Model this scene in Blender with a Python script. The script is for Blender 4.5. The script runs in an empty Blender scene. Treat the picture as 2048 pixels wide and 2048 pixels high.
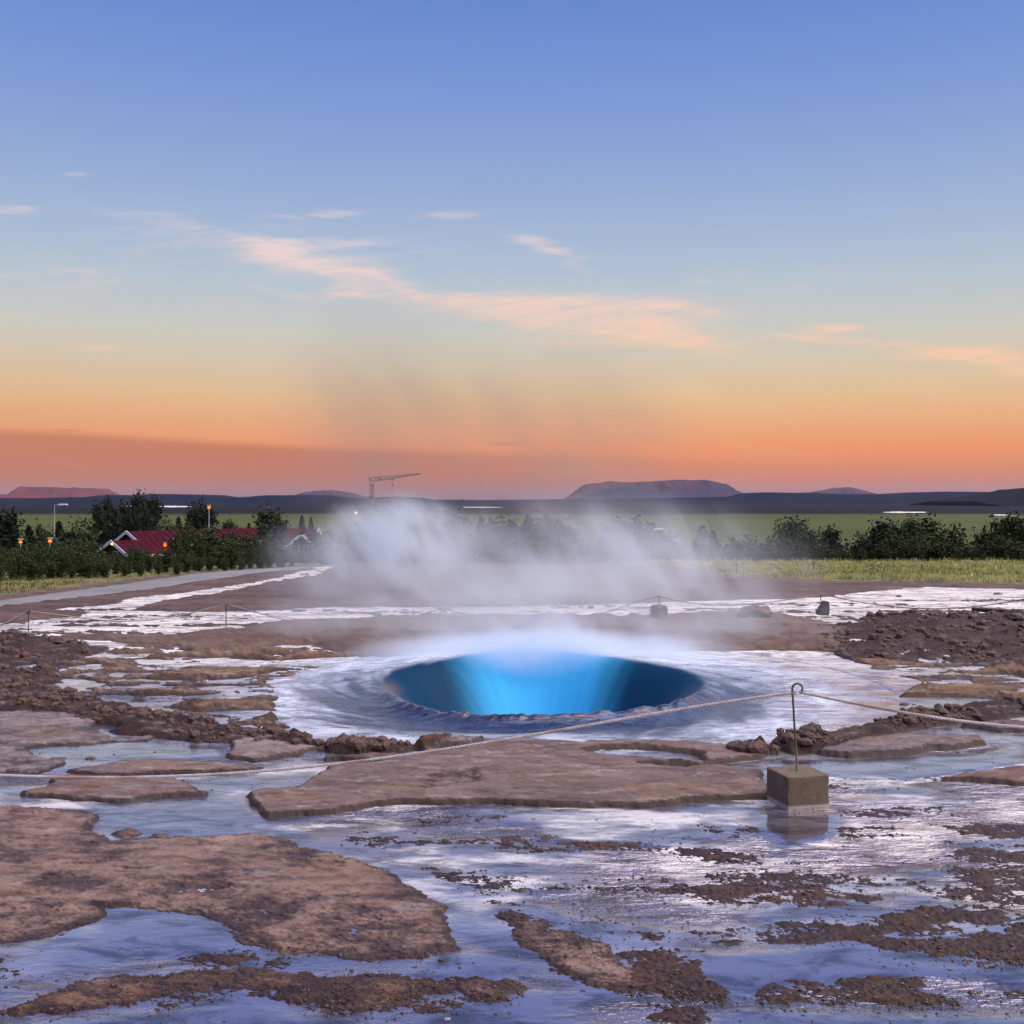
import bpy, bmesh, math, random
import numpy as np
from mathutils import Vector, Matrix

S = bpy.context.scene
COL = S.collection
random.seed(7)
RNG = np.random.default_rng(11)

# ------------------------------------------------------------------ camera
F = 2196.0            # focal length in pixels of the 2048 px photograph
EYE = 1.6
HOR = 1000.0          # row of the horizon
cam = bpy.data.cameras.new('camera')
cam.sensor_width = 36.0
cam.lens = 36.0 * F / 2048.0
cam.shift_y = (HOR - 1024.0) / 2048.0
cam.clip_start = 0.05
cam.clip_end = 60000
camo = bpy.data.objects.new('camera', cam)
camo.location = (0, 0, EYE)
camo.rotation_euler = (math.pi / 2, 0, 0)
COL.objects.link(camo)
S.camera = camo

# ------------------------------------------------------------------ node helper
def srgb(r, g, b, k=1.0):
    def f(c):
        c = c / 255.0
        return (c / 12.92 if c <= 0.04045 else ((c + 0.055) / 1.055) ** 2.4) * k
    return (f(r), f(g), f(b), 1.0)

class E:
    """a float socket with arithmetic"""
    def __init__(s, nt, sock): s.nt, s.s = nt, sock
    def _op(s, op, b=None, c=None, clamp=False, rev=False):
        n = s.nt.nodes.new('ShaderNodeMath'); n.operation = op; n.use_clamp = clamp
        args = [s, b] if b is not None else [s]
        if rev: args = [b, s]
        if c is not None: args.append(c)
        for i, a in enumerate(args):
            if isinstance(a, E): s.nt.links.new(a.s, n.inputs[i])
            else: n.inputs[i].default_value = float(a)
        return E(s.nt, n.outputs[0])
    def __add__(s, b): return s._op('ADD', b)
    __radd__ = __add__
    def __sub__(s, b): return s._op('SUBTRACT', b)
    def __rsub__(s, b): return s._op('SUBTRACT', b, rev=True)
    def __mul__(s, b): return s._op('MULTIPLY', b)
    __rmul__ = __mul__
    def __truediv__(s, b): return s._op('DIVIDE', b)
    def __pow__(s, b): return s._op('POWER', b)
    def exp(s): return s._op('EXPONENT')
    def max(s, b): return s._op('MAXIMUM', b)
    def min(s, b): return s._op('MINIMUM', b)
    def abs(s): return s._op('ABSOLUTE')
    def atan2(s, b): return s._op('ARCTAN2', b)
    def sqrt(s): return s._op('SQRT')
    def clamp(s): return s._op('ADD', 0.0, clamp=True)
    def smooth(s, a, b):
        n = s.nt.nodes.new('ShaderNodeMapRange'); n.interpolation_type = 'SMOOTHSTEP'
        s.nt.links.new(s.s, n.inputs[0])
        n.inputs[1].default_value = a; n.inputs[2].default_value = b
        return E(s.nt, n.outputs[0])

def sep(nt, sock):
    n = nt.nodes.new('ShaderNodeSeparateXYZ'); nt.links.new(sock, n.inputs[0])
    return [E(nt, o) for o in n.outputs]
def comb(nt, x, y, z):
    n = nt.nodes.new('ShaderNodeCombineXYZ')
    for i, a in enumerate((x, y, z)):
        if isinstance(a, E): nt.links.new(a.s, n.inputs[i])
        else: n.inputs[i].default_value = a
    return n.outputs[0]
def noise(nt, vec, scale, detail=4, rough=0.55, dist=0.0):
    n = nt.nodes.new('ShaderNodeTexNoise')
    if vec is not None: nt.links.new(vec, n.inputs['Vector'])
    n.inputs['Scale'].default_value = scale; n.inputs['Detail'].default_value = detail
    n.inputs['Roughness'].default_value = rough; n.inputs['Distortion'].default_value = dist
    return E(nt, n.outputs[0])
def mixc(nt, fac, a, b, blend='MIX'):
    n = nt.nodes.new('ShaderNodeMix'); n.data_type = 'RGBA'; n.blend_type = blend
    if isinstance(fac, E): nt.links.new(fac.s, n.inputs[0])
    else: n.inputs[0].default_value = fac
    for i, c in ((6, a), (7, b)):
        if isinstance(c, (tuple, list)): n.inputs[i].default_value = c
        else: nt.links.new(c, n.inputs[i])
    return n.outputs[2]
def ramp(nt, fac, stops):
    n = nt.nodes.new('ShaderNodeValToRGB'); nt.links.new(fac.s, n.inputs[0])
    el = n.color_ramp.elements
    while len(el) > 1: el.remove(el[-1])
    el[0].position, el[0].color = stops[0]
    for p, c in stops[1:]:
        e = el.new(p); e.color = c
    return n.outputs[0]
def vscale(nt, vec, sc):
    n = nt.nodes.new('ShaderNodeMapping'); nt.links.new(vec, n.inputs[0]); n.inputs['Scale'].default_value = sc
    return n.outputs[0]

# ------------------------------------------------------------------ sky
W = bpy.data.worlds.new('World'); S.world = W; W.use_nodes = True
nt = W.node_tree; nt.nodes.clear()
out = nt.nodes.new('ShaderNodeOutputWorld'); bg = nt.nodes.new('ShaderNodeBackground')
nt.links.new(bg.outputs[0], out.inputs[0])
tc = nt.nodes.new('ShaderNodeTexCoord')
dx, dy, dz = sep(nt, tc.outputs['Generated'])
az = dx.atan2(dy)
el_ = dz.atan2((dx * dx + dy * dy).sqrt())
def sk(v): return math.atan((HOR - v) / F) / (math.pi / 2)     # position on the elevation ramp
stops = [(0.0, srgb(160, 124, 128)), (sk(978), srgb(196, 130, 110)), (sk(945), srgb(222, 138, 98)), (sk(900), srgb(240, 151, 98)),
         (sk(855), srgb(238, 170, 120)), (sk(795), srgb(229, 191, 146)), (sk(735), srgb(215, 199, 174)),
         (sk(665), srgb(203, 202, 194)), (sk(580), srgb(184, 197, 208)), (sk(490), srgb(168, 187, 213)),
         (sk(380), srgb(150, 173, 213)), (sk(230), srgb(130, 157, 213)), (sk(100), srgb(114, 145, 211)),
         (sk(0), srgb(104, 136, 206)), (0.42, srgb(84, 118, 196)), (1.0, srgb(66, 100, 180))]
skyc = ramp(nt, el_ / (math.pi / 2), stops)
# dark red cloud bank low on the left
edge = 0.0585 - (az + 0.437) * 0.036
wob = noise(nt, comb(nt, az * 6.0, el_ * 30.0, 0.0), 1.0, 4)
below = (edge - el_ + (wob - 0.5) * 0.006).smooth(-0.0030, 0.0065)
leftw = 1.0 - az.smooth(-0.30, 0.30)
leftw = leftw * 0.70 + 0.06
horiz = 1.0 - el_.smooth(0.0, 0.02) * 1.0
bankc = mixc(nt, horiz, srgb(182, 108, 84), srgb(146, 110, 112))
skyc = mixc(nt, below * leftw, skyc, bankc)
# whole sky a little warmer to the left below
warm = (1.0 - az.smooth(-0.5, 0.1)) * (1.0 - el_.smooth(0.05, 0.16)) * 0.25
skyc = mixc(nt, warm, skyc, srgb(214, 150, 112))
# cirrus
def azel(u, v):
    a = math.atan((u - 1024) / F)
    return a, math.atan((HOR - v) / F * math.cos(a))
def blob(u0, v0, u1, v1, wv, k, sharp=1.0):
    a0, e0 = azel(u0, v0); a1, e1 = azel(u1, v1)
    ca, ce = (a0 + a1) / 2, (e0 + e1) / 2
    L = math.hypot(a1 - a0, e1 - e0) / 2; th = math.atan2(e1 - e0, a1 - a0); wd = wv / F
    p = ((az - ca) * math.cos(th) + (el_ - ce) * math.sin(th)) / L
    q = ((el_ - ce) * math.cos(th) - (az - ca) * math.sin(th)) / wd
    return ((p * p + q * q) * -1.1).exp() * k
warpn = noise(nt, comb(nt, az * 5.0, el_ * 12.0, 3.0), 1.0, 3)
st1 = noise(nt, comb(nt, az * 6.0 + el_ * 9.0 + warpn * 1.2, el_ * 55.0 + az * 9.0 + warpn * 3.0, 0.0), 1.0, 7, 0.62, 0.5)
st2 = noise(nt, comb(nt, az * 14.0 - el_ * 10.0 + warpn, el_ * 120.0 - az * 14.0, 5.0), 1.0, 5, 0.6, 0.8)
streak = (st1 * 0.52 + st2 * 0.48 - 0.5) * 2.5
m = blob(490, 490, 640, 525, 34, 1.5) + blob(600, 532, 790, 562, 26, 1.5)
m = m + blob(520, 480, 900, 500, 22, .45) + blob(640, 590, 770, 588, 9, 1.1) + blob(760, 560, 860, 600, 14, .8)
m = m + blob(830, 600, 1180, 628, 24, 1.4) + blob(980, 624, 1400, 650, 34, 1.8)
m = m + blob(1230, 655, 1450, 692, 18, 1.7) + blob(1280, 606, 1430, 620, 9, .8) + blob(900, 606, 1250, 596, 10, .8)
m = m + blob(1000, 680, 1250, 690, 10, .5)
m = m + blob(480, 570, 640, 600, 10, 0.6)
m = m + blob(570, 432, 720, 425, 8, 1.0) + blob(840, 434, 970, 428, 7, 0.7)
m = m + blob(1030, 475, 1180, 530, 16, 1.1) + blob(1350, 555, 1430, 560, 7, 0.8)
m = m + blob(1610, 660, 1720, 656, 9, 1.5) + blob(1520, 668, 1780, 685, 9, 1.0) + blob(1780, 695, 2000, 715, 15, 1.7) + blob(1940, 712, 2140, 748, 19, 1.7)
m = m + blob(-40, 420, 100, 416, 10, 0.6) + blob(110, 347, 180, 349, 5, 0.6)
m = m + blob(130, 690, 290, 700, 9, 1.0) + blob(200, 440, 480, 500, 50, 0.35) + blob(-60, 540, 260, 560, 30, .4)
m = m + blob(950, 790, 1120, 800, 10, 0.3)
thin = noise(nt, comb(nt, az * 3.0, el_ * 16.0 + az * 2.0, 9.0), 1.0, 5, 0.6).smooth(0.5, 0.85) * (1.0 - el_.smooth(0.16, 0.3)) * 0.22
cl = (((m.min(1.4) * 0.42 + streak + 0.04) / 0.78).clamp() ** 1.15 * (m * 2.2).min(.92) + thin).min(0.88)
hue = el_.smooth(0.10, 0.24)
cloudc = mixc(nt, hue, srgb(250, 203, 168), srgb(238, 214, 212))
skyc = mixc(nt, cl, skyc, cloudc)
# small dark flecks over the bank
fl = (blob(110, 861, 160, 861, 2.2, 0.35) + blob(980, 888, 1050, 888, 2.2, 0.35) + blob(440, 955, 540, 962, 10, 0.15)).min(0.5)
skyc = mixc(nt, fl, skyc, srgb(170, 100, 90))
nt.links.new(skyc, bg.inputs[0])
bg.inputs[1].default_value = 1.0

# ------------------------------------------------------------------ sun, low and very soft
SUN_AZ, SUN_EL = math.radians(100), math.radians(56)
sd = Vector((math.sin(SUN_AZ) * math.cos(SUN_EL), math.cos(SUN_AZ) * math.cos(SUN_EL), math.sin(SUN_EL)))
sl = bpy.data.lights.new('sun', 'SUN'); sl.energy = 5.0; sl.angle = math.radians(84); sl.color = (1.0, 0.88, 0.76)
so = bpy.data.objects.new('sun', sl); so.rotation_euler = (-sd).to_track_quat('-Z', 'Y').to_euler(); COL.objects.link(so)

vs = S.view_settings
vs.view_transform = 'Standard'; vs.look = 'None'; vs.exposure = 0.0; vs.gamma = 1.0; vs.use_curve_mapping = False
S.render.engine = 'CYCLES'
cy = S.cycles
cy.use_denoising = True
cy.max_bounces = 8; cy.volume_bounces = 5; cy.transparent_max_bounces = 8; cy.caustics_reflective = False; cy.caustics_refractive = False
cy.use_adaptive_sampling = True; cy.adaptive_threshold = 0.02
cy.volume_step_rate = 1.0; cy.volume_max_steps = 256

# ------------------------------------------------------------------ object helpers
def tag(o, label=None, cat=None, group=None, kind=None):
    if label: o['label'] = label
    if cat: o['category'] = cat
    if group: o['group'] = group
    if kind: o['kind'] = kind
    return o
def link_mesh(name, me, mat=None, parent=None):
    o = bpy.data.objects.new(name, me); COL.objects.link(o)
    if mat and not me.materials: me.materials.append(mat)
    if parent: o.parent = parent
    return o
def mesh_np(name, V, Fc, smooth=True):
    me = bpy.data.meshes.new(name)
    V = np.asarray(V, np.float32); Fc = np.asarray(Fc, np.int32)
    me.vertices.add(len(V)); me.vertices.foreach_set('co', V.ravel())
    k = Fc.shape[1]
    me.loops.add(Fc.size); me.loops.foreach_set('vertex_index', Fc.ravel())
    me.polygons.add(len(Fc)); me.polygons.foreach_set('loop_start', np.arange(len(Fc), dtype=np.int32) * k)
    me.polygons.foreach_set('use_smooth', np.full(len(Fc), smooth))
    me.update(calc_edges=True); me.validate()
    return me
def add_col(me, name, C):
    a = me.attributes.new(name, 'FLOAT_COLOR', 'POINT')
    C4 = np.ones((len(C), 4), np.float32); C4[:, :3] = C
    a.data.foreach_set('color', C4.ravel())
def add_f(me, name, f):
    a = me.attributes.new(name, 'FLOAT', 'POINT'); a.data.foreach_set('value', np.asarray(f, np.float32))
def grid_faces(nr, nc, wrap=False):
    i = np.arange(nr - 1)[:, None]; j = np.arange(nc if wrap else nc - 1)[None, :]
    j2 = (j + 1) % nc
    a = i * nc + j; b = i * nc + j2; c = (i + 1) * nc + j2; d = (i + 1) * nc + j
    return np.stack([a, b, c, d], -1).reshape(-1, 4)
def empty(name, loc, rz=0):
    o = bpy.data.objects.new(name, None); o.location = loc; o.rotation_euler = (0, 0, rz); COL.objects.link(o)
    return o
def bm_obj(name, bm, mat, parent=None, smooth=False):
    me = bpy.data.meshes.new(name); bm.to_mesh(me); bm.free()
    if smooth:
        for p in me.polygons: p.use_smooth = True
    return link_mesh(name, me, mat, parent)
def add_box(bm, c, s, rz=0, bevel=0):
    r = bmesh.ops.create_cube(bm, size=1, matrix=Matrix.Translation(c) @ Matrix.Rotation(rz, 4, 'Z') @ Matrix.Diagonal((*s, 1)))
    if bevel:
        es = list({e for v in r['verts'] for e in v.link_edges})
        bmesh.ops.bevel(bm, geom=es, offset=bevel, segments=3, affect='EDGES', profile=0.5)
def add_bar(bm, p, q, r, n=6, r2=None):
    p, q = Vector(p), Vector(q); d = q - p
    M = Matrix.Translation((p + q) / 2) @ d.to_track_quat('Z', 'Y').to_matrix().to_4x4()
    bmesh.ops.create_cone(bm, cap_ends=True, segments=n, radius1=r, radius2=r if r2 is None else r2, depth=d.length, matrix=M)
def tube(bm, pts, r, n=6):
    pts = [Vector(p) for p in pts]; rings = []
    up = Vector((0, 0, 1))
    for i, p in enumerate(pts):
        t = (pts[min(i + 1, len(pts) - 1)] - pts[max(i - 1, 0)]).normalized()
        a = t.cross(up if abs(t.z) < 0.95 else Vector((0, 1, 0))).normalized(); b = t.cross(a)
        rings.append([bm.verts.new(p + (a * math.cos(2 * math.pi * k / n) + b * math.sin(2 * math.pi * k / n)) * r) for k in range(n)])
    for A, B in zip(rings, rings[1:]):
        for k in range(n): bm.faces.new((A[k], A[(k + 1) % n], B[(k + 1) % n], B[k]))
    bm.faces.new(rings[0]); bm.faces.new(rings[-1][::-1])
def poly(bm, pts):
    return bm.faces.new([bm.verts.new(p) for p in pts])

# ------------------------------------------------------------------ numpy noise
_perm = RNG.permutation(4096)
_perm = np.concatenate([_perm, _perm])
_ang = RNG.random(4096) * 2 * np.pi
_gx, _gy = np.cos(_ang), np.sin(_ang)
def pnoise(x, y):
    xi = np.floor(x).astype(np.int64); yi = np.floor(y).astype(np.int64)
    xf = x - xi; yf = y - yi
    u = xf * xf * xf * (xf * (xf * 6 - 15) + 10); v = yf * yf * yf * (yf * (yf * 6 - 15) + 10)
    def g(a, b, fx, fy):
        h = _perm[(_perm[a & 4095] + b) & 4095]
        return _gx[h] * fx + _gy[h] * fy
    n00 = g(xi, yi, xf, yf); n10 = g(xi + 1, yi, xf - 1, yf)
    n01 = g(xi, yi + 1, xf, yf - 1); n11 = g(xi + 1, yi + 1, xf - 1, yf - 1)
    return (n00 * (1 - u) + n10 * u) * (1 - v) + (n01 * (1 - u) + n11 * u) * v
def fbm(x, y, oct=4, gain=0.5, ox=0.0):
    r = 0; a = 1.0; f = 1.0
    for i in range(oct):
        r = r + a * pnoise(x * f + ox + 17.3 * i, y * f + ox * 1.7 + 5.1 * i); a *= gain; f *= 2.03
    return r
def sstep(a, b, t):
    t = np.clip((t - a) / (b - a), 0, 1); return t * t * (3 - 2 * t)

# ------------------------------------------------------------------ base relief of the place
def h0(d):
    d = np.asarray(d, float)
    z = np.where(d < 12, 0.0, -(d - 12) * 0.0363)
    a = np.clip((d - 52) / 60, 0, 1)
    z52 = -(52 - 12) * 0.0363
    z = np.where(d > 52, z52 + (-10 - z52) * (a * a * (3 - 2 * a)) - 0.0363 * (d - 52) * (1 - a) * (1 - a), z)
    return z
_dt = np.concatenate([np.linspace(1.5, 12, 2000), np.linspace(12.01, 54, 3000)])
_vt = HOR + (EYE - h0(_dt)) / _dt * F
def d_of_v(v):       # depth at which the ground shows in row v
    return np.interp(-np.asarray(v, float), -_vt, _dt)
K = 2048.0 / 1932.0
def G(u, v):         # point of the ground seen at pixel (u, v) of the 2048 px photo
    d = float(d_of_v(v)); return ((u - 1024) / F * d, d, float(h0(d)))
def at(u, v, d):     # point at depth d seen at that pixel
    return Vector(((u - 1024) / F * d, d, EYE - (v - HOR) / F * d))

POOL_C = (0.24, 9.4)

def P(pts):          # polygon given in 1932 px display coordinates
    return np.array([G(x * K, y * K)[:2] for x, y in pts])
def sdf(X, Y, poly):
    n = len(poly); d2 = np.full(X.shape, 1e9); ins = np.zeros(X.shape, bool)
    for i in range(n):
        ax, ay = poly[i]; bx, by = poly[(i + 1) % n]
        ex, ey = bx - ax, by - ay; L = ex * ex + ey * ey + 1e-12
        t = np.clip(((X - ax) * ex + (Y - ay) * ey) / L, 0, 1)
        qx = X - ax - ex * t; qy = Y - ay - ey * t
        d2 = np.minimum(d2, qx * qx + qy * qy)
        c = ((ay > Y) != (by > Y)) & (X < (bx - ax) * (Y - ay) / (by - ay + 1e-12) + ax)
        ins ^= c
    d = np.sqrt(d2)
    return np.where(ins, d, -d)

TAN = (0.385, 0.262, 0.215); GREY = (0.34, 0.285, 0.285); BRN = (0.26, 0.165, 0.135); DARK = (0.115, 0.058, 0.05)
ROCK = (0.115, 0.062, 0.050); OCH = (0.33, 0.20, 0.11); SOIL = (0.20, 0.13, 0.115)
# (points, height, edge width, roughness, roughness frequency, colour)
LAND = [
 # big foreground slab on the left
 ([(-800,1515),(0,1518),(60,1518),(150,1526),(182,1540),(176,1562),(215,1586),(330,1578),(470,1572),(560,1585),(640,1608),(720,1636),(765,1658),(805,1690),(850,1704),(835,1722),(855,1752),(880,1790),(800,1812),(700,1814),(560,1800),(470,1782),(440,1762),(400,1742),(300,1727),(230,1722),(180,1742),(120,1772),(0,1785),(-800,1800)], .0165, .19, .012, 2.6, TAN),
 # brown bank along the bottom left
 ([(-800,1960),(0,1900),(60,1872),(130,1842),(300,1826),(480,1822),(700,1832),(850,1848),(905,1860),(870,1880),(760,1888),(710,1912),(620,1924),(560,1900),(480,1872),(330,1882),(200,1902),(80,1920),(-800,1985)], .010, .18, .012, 4, (0.33,0.20,0.13)),
 # promontory at the bottom centre
 ([(945,1733),(1040,1738),(1100,1756),(1160,1776),(1200,1810),(1240,1850),(1200,1880),(1100,1872),(1050,1842),(1000,1800),(960,1768)], .010, .16, .009, 5, TAN),
 ([(860,1860),(960,1850),(1000,1870),(940,1885),(880,1880)], .012, .04, .006, 6, BRN),
 # central slab
 ([(462,1502),(490,1495),(560,1488),(600,1465),(625,1450),(700,1444),(800,1425),(832,1402),(900,1394),(1000,1396),(1090,1402),(1140,1400),(1280,1400),(1400,1412),(1450,1428),(1330,1446),(1445,1462),(1452,1508),(1330,1514),(1250,1522),(1100,1525),(950,1518),(800,1517),(700,1525),(600,1540),(510,1542),(480,1522)], .034, .05, .010, 3, (0.31,0.225,0.20)),
 # slabs on the left
 ([(52,1501),(110,1482),(100,1472),(180,1465),(330,1468),(352,1482),(405,1502),(360,1504),(280,1508),(210,1516),(100,1509)], .026, .04, .006, 4, (0.31,0.22,0.20)),
 ([(120,1458),(220,1440),(300,1436),(400,1440),(492,1452),(460,1463),(330,1461),(200,1464)], .022, .03, .006, 4, (0.34,0.25,0.23)),
 ([(-800,1335),(60,1342),(180,1350),(192,1368),(170,1374),(232,1392),(312,1388),(280,1400),(200,1402),(60,1414),(100,1434),(132,1442),(60,1462),(-800,1470)], .020, .09, .012, 3, GREY),
 ([(418,1426),(440,1402),(500,1395),(580,1400),(602,1410),(560,1426),(480,1439),(435,1434)], .030, .05, .010, 5, (0.36,0.29,0.27)),
 ([(-800,1285),(0,1292),(100,1300),(200,1330),(300,1348),(420,1370),(500,1384),(600,1400),(612,1410),(590,1413),(450,1402),(380,1402),(310,1396),(200,1376),(100,1342),(-800,1330)], .045, .12, .040, 7, ROCK),
 ([(605,1414),(650,1405),(700,1410),(790,1412),(810,1420),(740,1424),(640,1421)], .05, .03, .03, 9, DARK),
 ([(620,1432),(700,1424),(790,1428),(800,1436),(700,1440)], .03, .03, .010, 5, BRN),
 ([(788,1418),(800,1402),(835,1394),(862,1398),(840,1410),(805,1424)], .10, .03, .03, 9, (0.24,0.11,0.055)),
 ([(812,1420),(850,1404),(900,1404),(880,1420)], .08, .03, .02, 8, GREY),
 # dark rocks on the right
 ([(1462,1412),(1480,1394),(1520,1384),(1580,1384),(1640,1374),(1700,1352),(1800,1340),(1932,1328),(2800,1310),(2800,1345),(1932,1352),(1850,1362),(1750,1372),(1620,1402),(1560,1418),(1500,1422)], .055, .10, .045, 6, (0.12,0.07,0.062)),
 ([(1545,1422),(1600,1402),(1720,1392),(1850,1394),(1862,1404),(1800,1416),(1700,1424),(1600,1432)], .045, .03, .010, 4, (0.30,0.25,0.25)),
 ([(1378,1420),(1400,1408),(1440,1412),(1470,1424),(1420,1428)], .055, .03, .05, 8, DARK),
 ([(1800,1372),(1860,1364),(2800,1350),(2800,1385),(1900,1384)], .04, .03, .02, 5, (0.26,0.2,0.2)),
 ([(1770,1472),(1850,1460),(1932,1453),(2800,1440),(2800,1490),(1932,1484),(1880,1480),(1800,1476)], .030, .03, .010, 4, BRN),
 ([(1630,1462),(1690,1450),(1736,1454),(1700,1462)], .014, .02, .008, 6, BRN),
 # far brown ground beyond the run-off
 ([(-600,1250),(-800,1205),(0,1174),(140,1164),(165,1156),(90,1150),(200,1142),(250,1128),(350,1118),(470,1100),(540,1086),(560,1078),(620,1055),(-600,1055)], .05, .10, .03, 1.5, SOIL),
 ([(250,1152),(300,1138),(400,1122),(520,1098),(600,1086),(640,1055),(2600,1055),(2600,1125),(1932,1112),(1750,1107),(1640,1115),(1540,1128),(1300,1134),(1140,1140),(900,1145),(640,1145),(500,1151),(380,1154)], .06, .12, .03, 1.5, SOIL),
 # ridge behind the pool
 ([(140,1198),(330,1203),(420,1190),(560,1176),(700,1168),(830,1163),(1000,1166),(1200,1166),(1300,1160),(1440,1158),(1500,1170),(1560,1185),(1565,1228),(1300,1233),(1050,1220),(850,1230),(720,1240),(620,1215),(400,1214),(250,1210)], .085, .55, .085, 2.2, (0.25,0.165,0.13)),
 ([(-800,1190),(0,1196),(110,1204),(190,1224),(130,1250),(105,1285),(140,1330),(-800,1340)], .036, .30, .070, 3.4, ROCK),
 ([(1540,1190),(1620,1168),(1700,1160),(1932,1158),(2800,1150),(2800,1262),(1932,1258),(1700,1250),(1600,1242),(1560,1230)], .038, .50, .085, 3.2, (0.085,0.046,0.038)),
]
# wet zones where the ground only just breaks the water: (points, mean, amplitude, fx, fy, colour)
WET = [
 ([(80,1222),(400,1212),(620,1205),(740,1225),(640,1258),(545,1290),(535,1330),(600,1388),(480,1382),(330,1352),(200,1330),(90,1290)], .003, .078, .9, 1.8, (0.34,0.225,0.145)),
 ([(1560,1236),(1700,1246),(1932,1252),(2800,1255),(2800,1335),(1932,1332),(1800,1345),(1700,1342),(1660,1328),(1705,1290),(1620,1262)], .010, .06, 1.1, 1.9, OCH),
 ([(560,1330),(600,1340),(640,1375),(680,1395),(600,1396),(560,1370)], .005, .05, 1.8, 1.8, OCH),
 ([(500,1545),(800,1530),(1450,1530),(1932,1500),(2800,1500),(2800,2100),(1250,2100),(1150,1900),(1000,1850),(900,1720),(760,1640),(620,1590)], -.0035, .017, 1.1, 3.4, (0.15,0.085,0.072)),
 ([(-800,1790),(420,1770),(900,1800),(1000,1860),(900,2100),(-800,2100)], -.0045, .016, 1.8, 4.0, (0.16,0.09,0.072)),
 ([(-800,1400),(250,1395),(620,1420),(600,1460),(460,1500),(-800,1500)], -.010, .020, 2.2, 4.0, BRN),
 ([(1080,1405),(1500,1410),(1932,1400),(1932,1480),(1500,1500),(1450,1440)], -.009, .020, 2.2, 4.5, (0.19,0.12,0.11)),
 ([(-800,1200),(100,1150),(400,1130),(700,1150),(2800,1110),(2800,1190),(1500,1190),(500,1200)], -.012, .040, .45, 1.5, (0.17,0.11,0.10)),
 ([(1560,1150),(1932,1145),(2800,1140),(2800,1175),(1560,1192)], -.004, .05, 1.1, 1.2, (0.15,0.10,0.09)),
]
# islands in the wet foreground right, 2048 px coordinates: (points, height)
ISL = [
 ([(1390,1663),(1440,1652),(1520,1650),(1610,1658),(1560,1668),(1480,1676),(1420,1673)], .006),
 ([(1300,1700),(1420,1694),(1500,1704),(1542,1722),(1490,1731),(1400,1724)], .012),
 ([(1550,1738),(1640,1742),(1720,1760),(1690,1775),(1600,1760)], .007),
 ([(1475,1790),(1560,1775),(1700,1772),(1790,1788),(1760,1810),(1600,1820),(1520,1808)], .008),
 ([(1690,1856),(1760,1830),(1850,1815),(1950,1812),(2060,1826),(2200,1830),(2200,1860),(2048,1850),(1900,1850),(1830,1864),(1760,1869)], .014),
 ([(1800,1886),(1870,1872),(1960,1865),(2060,1855),(2200,1850),(2200,1940),(2048,1935),(1980,1926),(1940,1908),(1880,1916)], .014),
 ([(1560,1958),(1650,1970),(1740,1956),(1830,1963),(1905,1995),(1895,2010),(1800,2024),(1700,2008),(1600,1986)], .014),
 ([(1380,1884),(1440,1876),(1540,1880),(1530,1890),(1450,1900)], .008),
 ([(1740,1742),(1820,1752),(1910,1776),(1860,1786),(1780,1770)], .007),
 ([(1865,1648),(1950,1644),(2060,1650),(2200,1650),(2200,1690),(2048,1682),(1980,1674),(1900,1660)], .013),
 ([(1990,1706),(2060,1700),(2200,1700),(2200,1730),(2040,1722)], .012),
 ([(1300,2010),(1380,1998),(1440,2020),(1450,2060),(1300,2070)], .010),
 ([(1130,1945),(1250,1925),(1340,1915),(1400,1955),(1460,1990),(1450,2022),(1340,2012),(1250,1985)], .013),
 ([(1230,1700),(1260,1690),(1310,1700),(1290,1710)], .006),
 ([(930,1680),(1010,1674),(1070,1690),(1000,1702)], .007),
 ([(800,2010),(900,2004),(1040,1990),(1000,2016),(860,2030)], .009),
]
LAKES = [   # calm water cut into the land, display px
 [(178,1706),(265,1708),(292,1722),(225,1733)], [(148,1792),(232,1750),(320,1749),(418,1752),(402,1776),(322,1796),(240,1794)],
 [(1092,1424),(1130,1416),(1230,1416),(1335,1426),(1345,1442),(1250,1438),(1160,1436)], [(1195,1450),(1260,1443),(1345,1449),(1285,1458)],
 [(60,1416),(100,1408),(300,1402),(415,1412),(420,1428),(330,1434),(220,1436),(130,1436)],
 [(170,1368),(200,1366),(270,1378),(190,1380)],
 [(765,1836),(830,1822),(900,1815),(945,1826),(930,1838),(830,1848)],
 [(180,1516),(300,1510),(400,1505),(460,1500),(475,1522),(505,1544),(440,1568),(330,1576),(225,1582),(182,1560)],
 [(380,1470),(480,1464),(590,1458),(600,1468),(560,1484),(480,1490)],
 [(330,1905),(480,1884),(560,1915),(620,1935),(620,2100),(-100,2100),(-100,1950)],
 [(1320,1800),(1500,1790),(1600,1770),(1700,1800),(1760,1830),(1600,1850),(1480,1858),(1400,1880),(1330,1850)],
 [(1240,1970),(1400,1900),(1600,1915),(2000,1920),(2000,2100),(1240,2100)],
 [(1425,1535),(1590,1533),(1590,1556),(1570,1580),(1480,1600),(1425,1560)],
 [(1460,1440),(1640,1428),(1830,1424),(1932,1400),(1932,1440),(1760,1466),(1570,1462)],
]
POOLP = P([(545,1325),(600,1290),(700,1258),(850,1240),(1050,1224),(1300,1232),(1545,1232),(1620,1262),(1700,1288),(1655,1330),(1560,1372),(1450,1392),(1300,1394),(1100,1393),(900,1390),(760,1404),(620,1400),(575,1370)])

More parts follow.
